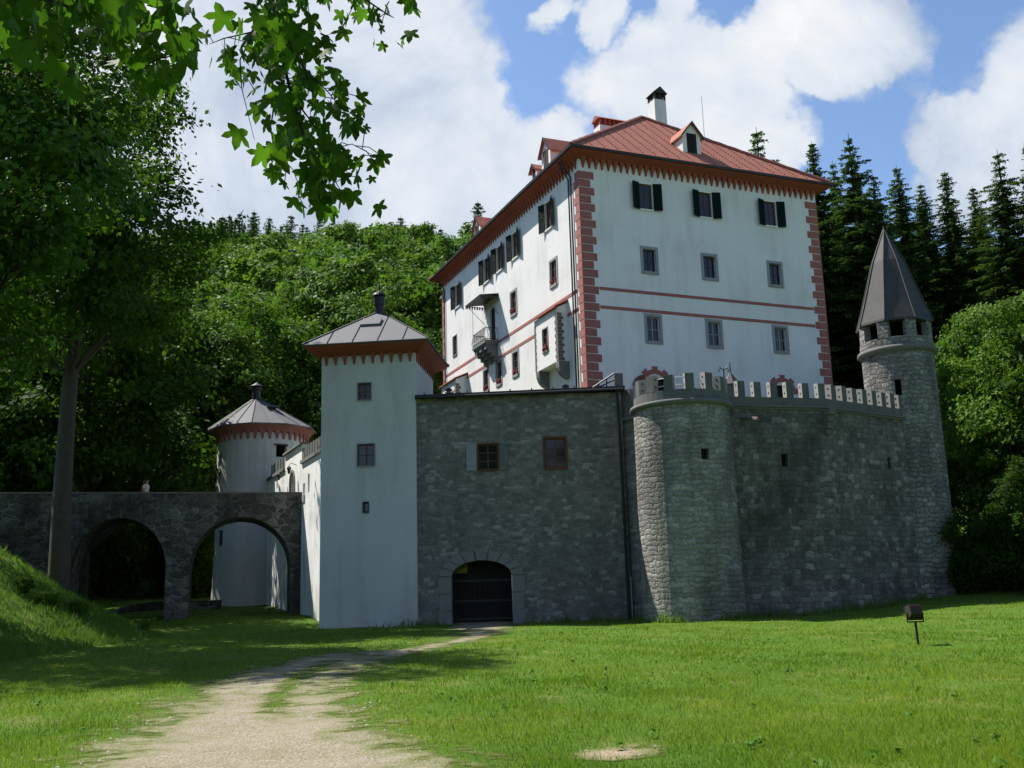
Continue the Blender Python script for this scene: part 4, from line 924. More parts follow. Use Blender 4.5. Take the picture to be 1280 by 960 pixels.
mb = MB(); mb.lathe(*BC, [(2.18, 10.25), (2.16, 10.72), (1.8, 10.72), (1.8, 10.25)], 48); mb.build('parapet', M['merlon'], bas)
def merlon(mb, c, u, n, w, d, z0, z1, holes=True):
    """block centred at c; u along the wall, n outwards; sloped cap; two black squares on the flanks stand for the shade in holes"""
    c = np.array([*c, 0.0]); u = np.array([*u, 0.0]); n = np.array([*n, 0.0])
    f = lambda a, b, z: tuple(c + u * a + n * b + [0, 0, z])
    mb.hexa([f(-w / 2, -d / 2, z0), f(w / 2, -d / 2, z0), f(w / 2, d / 2, z0), f(-w / 2, d / 2, z0), f(-w / 2, -d / 2, z1), f(w / 2, -d / 2, z1), f(w / 2, d / 2, z1 - .05), f(-w / 2, d / 2, z1 - .05)])
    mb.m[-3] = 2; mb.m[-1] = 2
    if holes:
        for zz in (.3, .72):
            z = z0 + (z1 - z0) * zz
            for sg in (-1, 1): mb.hexa([f(sg * w / 2 - .01, -.035, z - .035), f(sg * w / 2 + .01, -.035, z - .035), f(sg * w / 2 + .01, .035, z - .035), f(sg * w / 2 - .01, .035, z - .035), f(sg * w / 2 - .01, -.035, z + .035), f(sg * w / 2 + .01, -.035, z + .035), f(sg * w / 2 + .01, .035, z + .035), f(sg * w / 2 - .01, .035, z + .035)], 1)
for k in range(-7, 7):
    u = .04 + k * .436
    mb = MB(); rr = 1.98; merlon(mb, (BC[0] + rr * math.sin(u), BC[1] - rr * math.cos(u)), (math.cos(u), math.sin(u)), (math.sin(u), -math.cos(u)), .4, .36, 10.72, 11.48 + .05 * math.sin(k * 2.1))
    mb.build('merlon', [M['merlon'], M['void'], M['merlon_side']], bas)
mb = MB()
for z in (11.0, 11.35): mb.tube([(BC[0] + 1.75 * math.sin(u), BC[1] - 1.75 * math.cos(u), z) for u in np.linspace(-2.2, 1.6, 26)], .018, 5)
mb.build('pipe_rail', M['white_frame'], bas)
# link wall between gate wall and bastion
lw = thing('link_wall', (5.8, 50.2, .7), 'narrow dark stone wall between the gate wall and the round bastion', 'castle wall')
mb = MB(); mb.hexa([(5.33, 50.3, 0), (6.6, 49.0, 0), (7.2, 49.8, 0), (5.9, 51.0, 0), (5.33, 50.3, 10.2), (6.6, 49.0, 10.2), (7.2, 49.8, 10.2), (5.9, 51.0, 10.2)]); mb.build('wall', M['rubble'], lw)
mb = MB(); mb.hexa([(5.2, 50.2, 10.2), (6.6, 48.8, 10.2), (7.2, 49.8, 10.2), (5.9, 51.1, 10.2), (5.2, 50.2, 10.35), (6.6, 48.8, 10.35), (7.2, 49.8, 10.35), (5.9, 51.1, 10.35)]); mb.build('cornice', M['coping'], lw)
mb = MB(); mb.hexa([(5.33, 50.3, 10.35), (6.5, 49.1, 10.35), (6.7, 49.4, 10.35), (5.6, 50.6, 10.35), (5.33, 50.3, 11.0), (6.5, 49.1, 11.0), (6.7, 49.4, 11.0), (5.6, 50.6, 11.0)]); mb.hexa([(5.33, 50.31, 11.0), (5.75, 49.88, 11.0), (6.0, 50.2, 11.0), (5.6, 50.61, 11.0), (5.33, 50.31, 11.75), (5.75, 49.88, 11.75), (6.0, 50.2, 11.75), (5.6, 50.61, 11.75)]); mb.build('parapet', M['cut_dark'], lw)

# ================================================================== BATTLEMENTED CURTAIN WALL
WP = [np.array([9.2, 47.35]), np.array([14.85, 48.78]), np.array([20.0, 52.45])]
cw = thing('battlement_wall', (14.85, 48.78, .8), 'dark stone curtain wall crowned with a row of merlons', 'castle wall')
mb = MB(); T = 1.4
def seg(i):
    a, b = WP[i], WP[i + 1]; L = np.linalg.norm(b - a); u = (b - a) / L; n = np.array([u[1], -u[0]]); return a, b, L, u, n
def posW(i):
    a, b, L, u, n = seg(i)
    def f(s, z, d): q = a + u * s - n * (d - .05 * (1 - z / 10)); return (q[0], q[1], z)
    return f, L
SL = []
f0, L0 = posW(0); f1, L1 = posW(1)
def u_on(i, px, py):
    a, b, L, u, n = seg(i); d = ray(px, py); A_ = np.array([[u[0], -d[0]], [u[1], -d[1]]]); s, t = np.linalg.solve(A_, -a); return s, (EYE + d * t)[2]
s0, z0 = u_on(0, 981, 575); s1, z1 = u_on(1, 1111.5, 579)
H0 = (s0 - .17, s0 + .17, z0 - .3, z0 + .3); H1 = (s1 - .14, s1 + .14, z1 - .28, z1 + .28)
mb.panel(f0, 0, L0, -.5, 10.3, [H0], .4); mb.panel(f1, 0, L1, -.5, 10.3, [H1], .4)
for i, f in ((0, f0), (1, f1)):
    L = (L0, L1)[i]; mb.poly([f(0, 10.3, 0), f(L, 10.3, 0), f(L, 10.3, T), f(0, 10.3, T)]); mb.poly([f(0, -.5, T), f(L, -.5, T), f(L, 10.3, T), f(0, 10.3, T)])
mb.build('wall', M['curtain'], cw)
for f, h in ((f0, H0), (f1, H1)):
    mb = MB(); mb.pbox(f, *h, .3, .33); o = mb.build('window_slit', M['void'], cw)
    mb = MB(); u = (h[0] + h[1]) / 2; mb.tube([f(u, h[2], .1), f(u, h[3], .1)], .012, 4)
    for k in (1, 2): z = h[2] + (h[3] - h[2]) * k / 3; mb.tube([f(h[0], z, .1), f(h[1], z, .1)], .012, 4)
    mb.build('window_bars', M['iron'], o)
mb = MB()
for f, L in ((f0, L0), (f1, L1)): mb.pbox(f, 0, L, 10.3, 10.38, -.14, .6); mb.pbox(f, 0, L, 10.2, 10.297, -.07, .3)
mb.build('cornice', M['coping'], cw)
mb = MB()
for f, L in ((f0, L0), (f1, L1)): mb.pbox(f, 0, L, 10.38, 10.78, -.03, .32)
mb.build('parapet', M['merlon'], cw)
def line_merlons(i, s_list):
    a, b, L, u, n = seg(i)
    for s in s_list:
        c = a + u * s - n * .15; mb = MB(); merlon(mb, c, u, n, .36, .36, 10.78, 11.56 + .02 * math.sin(s * 5)); mb.build('merlon', [M['merlon'], M['void'], M['merlon_side']], cw)
line_merlons(0, [u_on(0, px, 478)[0] for px in (925.5, 945.6, 966, 986, 1005.5, 1025.5)])
line_merlons(1, [u_on(1, px, 480)[0] for px in (1040.3, 1053.5, 1066, 1078.5, 1090.4, 1102, 1112.6, 1123, 1132.5)])
mb = MB(); q0 = u_on(0, 1028, 530); 
a, b, L, u, n = seg(0); c = WP[1]
for k in range(4): mb.box((c[0] + n[0] * (.32 - .08 * k), c[1] + n[1] * (.32 - .08 * k), 10.05 - .3 * k), (.34 - .03 * k, .7 - .15 * k, .3), math.atan2(u[1], u[0]))
mb.build('corbel_stone', M['cut_dark'], cw)
p = at(936, 523, 47.2); mb = MB(); mb.tube([(p[0] - .35, p[1] + .7, p[2] + .12), (p[0], p[1], p[2]), (p[0] + .3, p[1] - .5, p[2] - .12)], .09, 6); mb.build('water_spout', M['cut_dark'], cw)
# ================================================================== TURRET
TC = (20.55, 54.0); TR = 1.82
tur = thing('turret', (TC[0], TC[1], 1), 'slim round stone turret with pointed dark shingled cone at the wall corner', 'turret')
def posU(u, z, d): r = TR - d; return (TC[0] + r * math.sin(u), TC[1] - r * math.cos(u), z)
mb = MB(); mb.panel(posU, -math.pi, math.pi, -.5, 14.0, [(-.52, -.34, 11.5, 12.35)], .3, du=.17, dz=4); mb.build('wall', M['turret'], tur)
mb = MB(); mb.pbox(posU, -.52, -.34, 11.5, 12.35, .24, .27); o = mb.build('window_slit', M['void'], tur)
mb = MB(); P = [posU(-.43 + .14 * math.cos(t), 12.35 + .22 * math.sin(t), -.02) for t in np.linspace(0, math.pi, 9)]; mb.poly(P); mb.build('slit_arch', M['cut_dark'], o)
mb = MB(); mb.lathe(*TC, [(1.78, 13.82), (1.95, 13.88), (2.04, 14.0), (2.0, 14.13), (1.86, 14.18)], 40); mb.build('cornice', M['coping'], tur, smooth=True)
mb = MB(); mb.lathe(*TC, [(1.86, 14.16), (1.84, 14.62), (1.55, 14.62)], 40)
for k in range(8):
    u = .1 + k * math.pi / 4; 
    for z0_, z1_ in ((14.6, 15.6),): mb.box((TC[0] + 1.66 * math.sin(u), TC[1] - 1.66 * math.cos(u), 15.1), (.56, .36, 1.0), u)
mb.build('lantern_stage', M['turret'], tur)
mb = MB(); mb.lathe(*TC, [(1.3, 14.3), (1.3, 15.6)], 16); mb.build('dark_interior', M['void'], tur)
mb = MB(); mb.lathe(*TC, [(2.0, 15.5), (1.98, 15.62), (1.64, 16.6), (.86, 19.1), (.05, 21.0)], 8, a0=.2, a1=.2 + 2 * math.pi, cap=True)
con = mb.build('cone_roof', M['shingle'], tur)
mb = MB()
for k in range(8):
    a = .2 + k * math.pi / 4; mb.tube([(TC[0] + r * math.cos(a), TC[1] + r * math.sin(a), z) for r, z in ((2.02, 15.56), (1.66, 16.62), (.88, 19.12), (.06, 21.0))], .035, 4)
mb.tube([(TC[0], TC[1], 20.9), (TC[0], TC[1], 21.25)], [.09, .02], 6); mb.build('hip_strip', M['shingle'], con)

# ================================================================== ENTRANCE WALL, ROUND WHITE TOWER, BRIDGE
EA = np.array([-9.0, 51.0]); EB = np.array([-15.9, 66.8]); EL = np.linalg.norm(EB - EA); EU = (EB - EA) / EL; EN = np.array([-EU[1], EU[0]])   # outward: to the left
if EN[0] > 0: EN = -EN
def posE(s, z, d): q = EA + EU * s - EN * d; return (q[0], q[1], z)
ew = thing('entrance_wall', (*EA, .8), 'sunlit weathered white wall with merlons running back from the square tower', 'castle wall')
def e_on(px, py):
    d = ray(px, py); s, t = np.linalg.solve(np.array([[EU[0], -d[0]], [EU[1], -d[1]]]), -EA); return s, (EYE + d * t)[2]
sa, sb = e_on(377.5, 570)[0], e_on(356.5, 580)[0]; sd_, zd_ = e_on(365.5, 600)
holeE = [(sd_ - .62, sd_ + .62, 7.0, 8.75)]
for px, y0, y1 in ((340, 600, 612), (346.5, 597, 610), (380, 604, 618), (386, 592, 615)):
    s, za = e_on(px, y0); _, zb = e_on(px, y1); holeE.append((s - .22, s + .22, min(za, zb), max(za, zb)))
mb = MB(); mb.panel(posE, 0, sa, 0, 9.6, [h for h in holeE if h[1] < sa], .3); mb.panel(posE, sa, sb, 0, 10.65, [h for h in holeE if sa < h[0] and h[1] < sb], .35); mb.panel(posE, sb, EL, 0, 9.85, [h for h in holeE if h[0] > sb], .3)
for s0_, s1_, z in ((0, sa, 9.6), (sa, sb, 10.65), (sb, EL, 9.85)):
    mb.poly([posE(s0_, z, 0), posE(s1_, z, 0), posE(s1_, z, .8), posE(s0_, z, .8)]); mb.poly([posE(s0_, 0, .8), posE(s1_, 0, .8), posE(s1_, z, .8), posE(s0_, z, .8)])
for s in (sa, sb): mb.poly([posE(s, 9.4, 0), posE(s, 10.65, 0), posE(s, 10.65, .8), posE(s, 9.4, .8)])
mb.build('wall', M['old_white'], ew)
mb = MB(); mb.pbox(posE, sd_ - .62, sd_ + .62, 7.0, 8.75, .3, .34); do = mb.build('entrance_door', M['dark_wood'], ew)
mb = MB()
for q in ((sd_ - .78, sd_ - .62, 7.0, 8.75), (sd_ + .62, sd_ + .78, 7.0, 8.75)): mb.pbox(posE, *q, -.05, .05)
for i in range(7):
    t0, t1 = math.pi * i / 7, math.pi * (i + 1) / 7; P = []
    for dd in (-.05, .05):
        for r, t in ((.62, t0), (.8, t0), (.8, t1), (.62, t1)): P.append(posE(sd_ + r * math.cos(t), 8.75 + r * math.sin(t), dd))
    mb.hexa(P)
mb.build('door_surround', M['cut'], do)
mb = MB(); P = [posE(sd_ + .62 * math.cos(t), 8.75 + .62 * math.sin(t), -.012) for t in np.linspace(0, math.pi, 11)]; mb.poly(P); mb.build('door_fanlight', M['dark_wood'], do)
for h in holeE[1:]:
    mb = MB(); mb.pbox(posE, *h, .2, .24); mb.build('window_slit', M['grey_wood'], ew)
mb = MB(); mb.pbox(posE, 0, sa - .02, 9.52, 9.7, -.12, .5); mb.pbox(posE, sa - .05, sb + .05, 10.65, 10.78, -.15, .95); mb.pbox(posE, sb + .02, EL, 9.77, 9.95, -.12, .5); mb.build('coping', M['cut'], ew)
for s in list(np.arange(.55, sa - .2, .62)) + list(np.arange(sb + .35, EL - .3, .82)):
    z = 9.7 if s < sa else 9.95; c = EA + EU * s - EN * .2; mb = MB(); merlon(mb, c, EU, EN, .34, .34, z, z + .78, False); mb.build('merlon', [M['merlon'], M['void'], M['merlon_side']], ew)
s, z = e_on(379.5, 624); mb = MB(); mb.pbox(posE, s - .3, s + .3, z - .2, z + .22, -.04, .0); o = mb.build('wall_plaque', M['cut'], ew)
mb = MB(); mb.pbox(posE, s - .24, s + .24, z - .14, z + .16, -.05, -.042); mb.build('plaque_panel', M['surround'], o)
for px, py, lab in ((357.5, 596, 'black wall lantern left of the entrance door'), (370.5, 588, 'black wall lantern right of the entrance door')):
    s, z = e_on(px, py); o = thing('wall_lantern', posE(s, z, 0), lab, 'lantern'); mb = MB(); mb.tube([posE(s, z + .3, 0), posE(s, z + .42, -.3), posE(s, z + .3, -.42)], .02, 5); mb.build('bracket', M['iron'], o)
    q = posE(s, z, -.42); mb = MB(); mb.lathe(q[0], q[1], [(.06, z - .2), (.12, z + .1), (.14, z + .12), (.03, z + .26)], 6, cap=True); mb.build('lantern_body', M['iron'], o)
# round white tower
WC = (-16.95, 69.5); WR = 2.95
rwt = thing('round_tower', (WC[0], WC[1], 1.8), 'round white tower with grey conical sheet roof behind the bridge', 'tower')
def posV(u, z, d): r = WR + .03 * max(0, 6 - z) - d; return (WC[0] + r * math.sin(u), WC[1] - r * math.cos(u), z)
def v_on(px, py):
    d = ray(px, py); o2 = EYE[:2] - np.array(WC); a = d[:2] @ d[:2]; b = 2 * o2 @ d[:2]; c = o2 @ o2 - WR ** 2; t = (-b - math.sqrt(max(b * b - 4 * a * c, 0))) / (2 * a); P = EYE + d * t
    return math.atan2(P[0] - WC[0], -(P[1] - WC[1])), P[2]
VW = []
for (px, py, w, h) in ((275, 575, .5, .85), (275.5, 673, .5, 1.0), (352, 564, .75, .75)):
    u, z = v_on(px, py); VW.append((u - w / 2 / WR, u + w / 2 / WR, z - h / 2, z + h / 2))
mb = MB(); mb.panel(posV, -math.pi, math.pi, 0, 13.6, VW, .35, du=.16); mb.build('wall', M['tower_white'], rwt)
for k, h in enumerate(VW):
    mb = MB(); mb.pbox(posV, *h, .25, .28); o = mb.build('window', M['void'], rwt)
    mb = MB()
    if k < 2:
        for i in (1, 2): u = h[0] + (h[1] - h[0]) * i / 3; mb.tube([posV(u, h[2], .05), posV(u, h[3], .05)], .018, 4)
        for i in (1, 2, 3): z = h[2] + (h[3] - h[2]) * i / 4; mb.tube([posV(h[0], z, .05), posV(h[1], z, .05)], .018, 4)
    else: mb.pbox(posV, h[0] - .05, h[1] + .02, h[3], h[3] + .1, -.08, .2)
    mb.build('window_bars' if k < 2 else 'lintel', M['iron'], o)
NS = 10; ra = .35
mb = MB(); mb.lathe(*WC, [(2.9, 12.95), (3.05, 13.05), (3.2, 13.2), (3.42, 13.42), (3.44, 13.5), (2.9, 13.5)], 40)
for i in range(40):
    u0 = -math.pi + 2 * math.pi * i / 40; f = lambda u, z, d: posV(u0 + u / WR, z, d); pendants(mb, f, 0, .45, 1, 13.15, 12.55, .36, .1, .2, .05)
mb.build('cornice', M['red'], rwt)
apx = (WC[0] - .45, WC[1] - .2)
mb = MB(); base = [(WC[0] + 3.6 * math.cos(ra + 2 * math.pi * k / NS), WC[1] + 3.6 * math.sin(ra + 2 * math.pi * k / NS), 13.52) for k in range(NS)]
mb.add(base + [(*apx, 15.85)] + [(x, y, 13.44) for x, y, z in base], [(k, (k + 1) % NS, NS) for k in range(NS)] + [(k, k + NS + 1, (k + 1) % NS + NS + 1, (k + 1) % NS) for k in range(NS)] + [tuple(NS + 1 + k for k in range(NS))])
rf = mb.build('roof', M['sheet'], rwt)
mb = MB()
for k in range(NS):
    for j in (0, .5):
        p = np.array(base[k]) * (1 - j) + np.array(base[(k + 1) % NS]) * j; mb.tube([tuple(p + [0, 0, .03]), (apx[0], apx[1], 15.87)], .022, 4)
mb.build('roof_seam', M['seam'], rf)
mb = MB(); q = (WC[0] + .9, WC[1] - 1.2, 14.95); mb.box(q, (.8, .5, .14), .4); mb.build('roof_hatch', M['seam'], rf)
mb = MB(); mb.lathe(*apx, [(.3, 15.6), (.28, 16.3), (.34, 16.34), (.34, 16.5)], 12, cap=True); mb.lathe(*apx, [(.46, 16.58), (.1, 16.8), (.02, 16.86)], 12, cap=True); mb.build('chimney_pot', M['iron'], rf)
# bridge
BR0 = np.array([-11.55, 57.4]); BU = np.array([-.9655, -.2605]); BN = np.array([-BU[1], BU[0]])
if BN[1] > 0: BN = -BN                  # towards the camera
def posBr(s, z, d): q = BR0 + BU * s - BN * d; return (q[0], q[1], z)
brg = thing('bridge', (*(BR0 + BU * 6.6), 1.3), 'dark stone footbridge on two round arches leading to the entrance', 'bridge')
def br_on(px, py):
    d = ray(px, py); s, t = np.linalg.solve(np.array([[BU[0], -d[0]], [BU[1], -d[1]]]), -BR0); return s, (EYE + d * t)[2]
S1, S2, S3, S4 = br_on(363, 710)[0], br_on(237, 710)[0], br_on(207, 710)[0], br_on(88, 710)[0]
ZT, ZDK, BW = 7.88, 6.98, 3.4
AR = [(S1, S2, 3.95, 6.62), (S3, S4, 3.95, 6.6)]
def arch_z(a, s): m_ = (a[0] + a[1]) / 2; h = (a[1] - a[0]) / 2; return a[2] + (a[3] - a[2]) * math.sqrt(max(0, 1 - ((s - m_) / h) ** 2))
ss = [(-.6, S1), (S2, S3), (S4, 24)]
mb = MB()
def col(s0, s1, z0, z1):
    for d in (0, BW): mb.poly([posBr(s0, z0, d), posBr(s1, z1, d), posBr(s1, ZT, d), posBr(s0, ZT, d)])
    mb.poly([posBr(s0, ZT, 0), posBr(s1, ZT, 0), posBr(s1, ZT, .4), posBr(s0, ZT, .4)]); mb.poly([posBr(s0, ZT, .4), posBr(s1, ZT, .4), posBr(s1, ZDK, .4), posBr(s0, ZDK, .4)])
    mb.poly([posBr(s0, ZDK, .4), posBr(s1, ZDK, .4), posBr(s1, ZDK, BW - .4), posBr(s0, ZDK, BW - .4)])
    mb.poly([posBr(s0, ZT, BW - .4), posBr(s1, ZT, BW - .4), posBr(s1, ZT, BW), posBr(s0, ZT, BW)]); mb.poly([posBr(s0, ZT, BW - .4), posBr(s1, ZT, BW - .4), posBr(s1, ZDK, BW - .4), posBr(s0, ZDK, BW - .4)])
for a, b in ss: col(a, b, 0, 0)
for a in AR:
    m_ = (a[0] + a[1]) / 2; h = (a[1] - a[0]) / 2; sv = [m_ - h * math.cos(t) for t in np.linspace(0, math.pi, 29)]
    for i in range(28):
        z0_, z1_ = arch_z(a, sv[i]), arch_z(a, sv[i + 1]); col(sv[i], sv[i + 1], z0_, z1_); mb.poly([posBr(sv[i], z0_, 0), posBr(sv[i + 1], z1_, 0), posBr(sv[i + 1], z1_, BW), posBr(sv[i], z0_, BW)])
    for s in a[:2]: mb.poly([posBr(s, 0, 0), posBr(s, a[2], 0), posBr(s, a[2], BW), posBr(s, 0, BW)])
mb.build('bridge_body', M['bridge'], brg)
for a in AR:
    mb = MB(); m_ = (a[0] + a[1]) / 2; h = (a[1] - a[0]) / 2; n = 25
    for i in range(n):
        t0, t1 = math.pi * i / n + .008, math.pi * (i + 1) / n - .008; ro = .5; vh = a[3] - a[2]
        P = []
        for dd in (-.03, .05):
            for r, t in ((0, t0), (ro, t0), (ro, t1), (0, t1)): P.append(posBr(m_ - (h + r) * math.cos(t), a[2] + (vh + r) * math.sin(t), dd))
        mb.hexa(P)
    mb.build('arch_ring', M['bridge'], brg)
mb = MB(); mb.pbox(posBr, -.55, 24, ZT, ZT + .09, -.05, .46); mb.pbox(posBr, -.55, 24, ZT, ZT + .09, BW - .46, BW + .05); mb.build('coping', M['cut_dark'], brg)
mb = MB(); mb.pbox(posBr, S2 - .0, S3 + .0, 4.02, 4.2, -.07, .02); mb.build('pier_band', M['bridge'], brg)
# person on the bridge
def person(loc, face, label):
    o = thing('person', loc, label, 'person'); o.rotation_euler = (0, 0, face)
    def skin(name, pts, edges, rad, mat_, parent, sub=2):
        me = bpy.data.meshes.new(name); me.from_pydata(pts, edges, []); me.materials.append(mat_)
        ob = bpy.data.objects.new(name, me); COL.objects.link(ob); ob.parent = parent
        md = ob.modifiers.new('skin', 'SKIN'); md.use_smooth_shade = True
        for v_, r in zip(me.skin_vertices[0].data, rad): v_.radius = r if isinstance(r, tuple) else (r, r)
        me.skin_vertices[0].data[0].use_root = True
        ob.modifiers.new('sub', 'SUBSURF').levels = sub; ob.modifiers['sub'].render_levels = sub
        return ob
    P = [(0, 0, .95), (0, 0, 1.12), (0, .01, 1.32), (0, .01, 1.46), (0, 0, 1.53), (0, -.02, 1.62), (0, -.01, 1.72),
         (.1, 0, .88), (.11, -.12, .48), (.11, -.02, .07), (.11, -.16, .04), (-.1, 0, .88), (-.11, .1, .49), (-.11, .28, .1), (-.11, .16, .04),
         (.19, .01, 1.41), (.24, .06, 1.14), (.24, -.1, .93), (.24, -.17, .86), (-.19, .01, 1.41), (-.25, -.02, 1.14), (-.24, -.2, 1.0), (-.23, -.27, .95)]
    E_ = [(0, 1), (1, 2), (2, 3), (3, 4), (4, 5), (5, 6), (0, 7), (7, 8), (8, 9), (9, 10), (0, 11), (11, 12), (12, 13), (13, 14), (3, 15), (15, 16), (16, 17), (17, 18), (3, 19), (19, 20), (20, 21), (21, 22)]
    rad = [(.15, .11), (.14, .1), (.16, .11), (.12, .08), .055, (.08, .095), (.075, .085), .085, .06, .045, .035, .085, .06, .045, .035, .06, .042, .032, .03, .06, .042, .032, .03]
    body = skin('body', P, E_, rad, M['skin'], o)
    skin('shirt', [P[0], P[1], P[2], P[3], P[15], (.23, .04, 1.24), P[19], (-.235, -.01, 1.24)], [(0, 1), (1, 2), (2, 3), (3, 4), (4, 5), (3, 6), (6, 7)], [(.17, .125), (.16, .12), (.18, .13), (.13, .1), .075, .06, .075, .06], M['shirt'], o)
    skin('trousers', [(0, 0, .98), P[0], P[7], P[8], (.11, -.03, .16), P[11], P[12], (-.11, .25, .17)], [(0, 1), (1, 2), (2, 3), (3, 4), (1, 5), (5, 6), (6, 7)], [(.16, .12), (.165, .125), .1, .075, .065, .1, .075, .065], M['trouser'], o)
    skin('hair', [(0, .02, 1.66), (0, .0, 1.73), (0, .05, 1.6)], [(0, 1), (0, 2)], [(.09, .1), (.085, .09), (.08, .07)], M['hair'], o)
    mb = MB(); mb.box((0, .17, 1.24), (.3, .17, .42)); bag = mb.build('backpack', M['pack'], None); bag.parent = o
    bm = bmesh.new(); bm.from_mesh(bag.data); bmesh.ops.bevel(bm, geom=bm.edges[:], offset=.05, segments=2, affect='EDGES'); bm.to_mesh(bag.data); bm.free()
    return o
M['skin'] = plain('skin', (0.42, 0.27, 0.2), 0.6, 0.05); M['shirt'] = plain('pale_shirt', (0.6, 0.5, 0.45), 0.9, 0.1, 8); M['trouser'] = plain('dark_trousers', (0.05, 0.05, 0.06), 0.9, 0.2); M['hair'] = plain('dark_hair', (0.03, 0.02, 0.015), 0.6, 0.3); M['pack'] = plain('dull_red_pack', (0.22, 0.07, 0.06), 0.9, 0.2)
s, _ = br_on(181, 617); p = posBr(s, ZDK, .85); person(p, R(75), 'person in a pale shirt with dull red backpack walking on the bridge')

# ================================================================== COURTYARD, LOW WALL, FLOODLIGHT, LAMP
mb = MB(); PT = [(5.6, 51.0), (9.4, 48.2), (14.6, 49.6), (19.2, 52.9), (23.5, 60), (26, 72), (12, 62), (5.2, 57)]
n = len(PT); mb.add([(x, y, 0) for x, y in PT] + [(x, y, 10.25) for x, y in PT], [tuple(range(n, 2 * n))] + [(i, (i + 1) % n, n + (i + 1) % n, n + i) for i in range(n)])
tag(mb.build('terrace_ground', M['cut'], None), kind='structure')
lo = thing('low_wall', (-19, 62, 1.6), 'low grey stone retaining wall curving under the bridge arches', 'low wall')
mb = MB(); LP = [(136, 771, 60.5), (146, 768, 61.5), (158, 764, 62.5), (172, 761, 63.3), (192, 760, 63.6), (216, 759, 63.8), (245, 758, 64), (276, 757, 64.2)]
G = []
for px, py, yy in LP: x = at(px, py, yy)[0]; G.append((x, yy, float(gh(x, yy))))
for i in range(len(G) - 1):
    a, b = np.array(G[i]), np.array(G[i + 1]); d_ = (b - a)[:2] / np.linalg.norm((b - a)[:2]); nn = np.array([-d_[1], d_[0], 0]) * .35
    h0, h1 = (.12 + .1 * i if i < 4 else .52), (.12 + .1 * (i + 1) if i < 3 else .52); lift = np.array([0, 0, 1])
    mb.hexa([tuple(a - lift * .3), tuple(b - lift * .3), tuple(b - lift * .3 + nn), tuple(a - lift * .3 + nn), tuple(a + lift * h0), tuple(b + lift * h1), tuple(b + lift * h1 + nn), tuple(a + lift * h0 + nn)])
mb.build('wall', M['bridge'], lo)
p = on_ground(1148, 806)
fl = thing('floodlight', p, 'rusty black floodlight on a short post standing in the lawn', 'floodlight')
mb = MB(); mb.tube([tuple(p + [0, 0, -.2]), tuple(p + [-.02, 0, .78])], .045, 8); mb.build('post', M['rust'], fl)
mb = MB(); c = p + [-.02, 0, .8]
mb.box(tuple(c), (.6, .05, .045)); 
for sg in (-1, 1): mb.box(tuple(c + [sg * .29, 0, .16]), (.03, .05, .34))
mb.build('yoke', M['rust'], fl)
mb = MB(); hc = c + [0, 0, .36]; ti = R(-28)
def hf(x, y, z): return tuple(hc + [x, y * math.cos(ti) - z * math.sin(ti), y * math.sin(ti) + z * math.cos(ti)])
def hb(x0, x1, y0, y1, z0, z1, k=1.0): mb.hexa([hf(x0 * k, y0, z0 * k), hf(x1 * k, y0, z0 * k), hf(x1, y1, z0), hf(x0, y1, z0), hf(x0 * k, y0, z1 * k), hf(x1 * k, y0, z1 * k), hf(x1, y1, z1), hf(x0, y1, z1)])
hb(-.26, .26, -.17, .1, -.24, .24, .82); hb(-.275, .275, .1, .16, -.255, .255)
for i in range(9): x = -.19 + .38 * i / 8; hb(x - .008, x + .008, -.2, -.16, -.19, .19)
fl.scale = (.72, .72, .72)
fh = mb.build('housing', M['rust'], fl)
mb = MB(); hb(-.24, .24, .162, .17, -.22, .22); mb.build('glass', M['glass'], fh)
# small antler-like lamp and pointed well roof on the terrace behind the bastion
q = at(905, 470, 50.5)
wv = thing('weather_vane', (q[0], q[1], 10.25), 'black wrought iron vane behind the bastion merlons', 'weather vane')
mb = MB(); mb.tube([(q[0], q[1], 10.2), (q[0], q[1], 12.75)], .03, 6); mb.build('pole', M['iron'], wv)
mb = MB(); zt = 12.7
for sg in (-1, 1): mb.tube([(q[0], q[1], zt), (q[0] + sg * .14, q[1], zt + .08), (q[0] + sg * .26, q[1], zt - .04), (q[0] + sg * .2, q[1], zt - .1)], .025, 5); mb.tube([(q[0] + sg * .1, q[1], zt + .04), (q[0] + sg * .2, q[1], zt + .18)], .02, 5)
mb.build('scrollwork', M['iron'], wv)
q = at(914, 480, 51.5)
wh = thing('stone_pavilion', (q[0], q[1], 10.25), 'small stone pavilion with pointed roof behind the bastion merlons', 'pavilion')
mb = MB(); mb.lathe(q[0], q[1], [(.42, 10.2), (.42, 12.1)], 8, cap=True); mb.build('body', M['merlon'], wh)
mb = MB(); mb.lathe(q[0], q[1], [(.55, 12.1), (.3, 12.4), (.04, 12.75), (.02, 13.3)], 8, cap=True); mb.build('pointed_roof', M['lead'], wh)

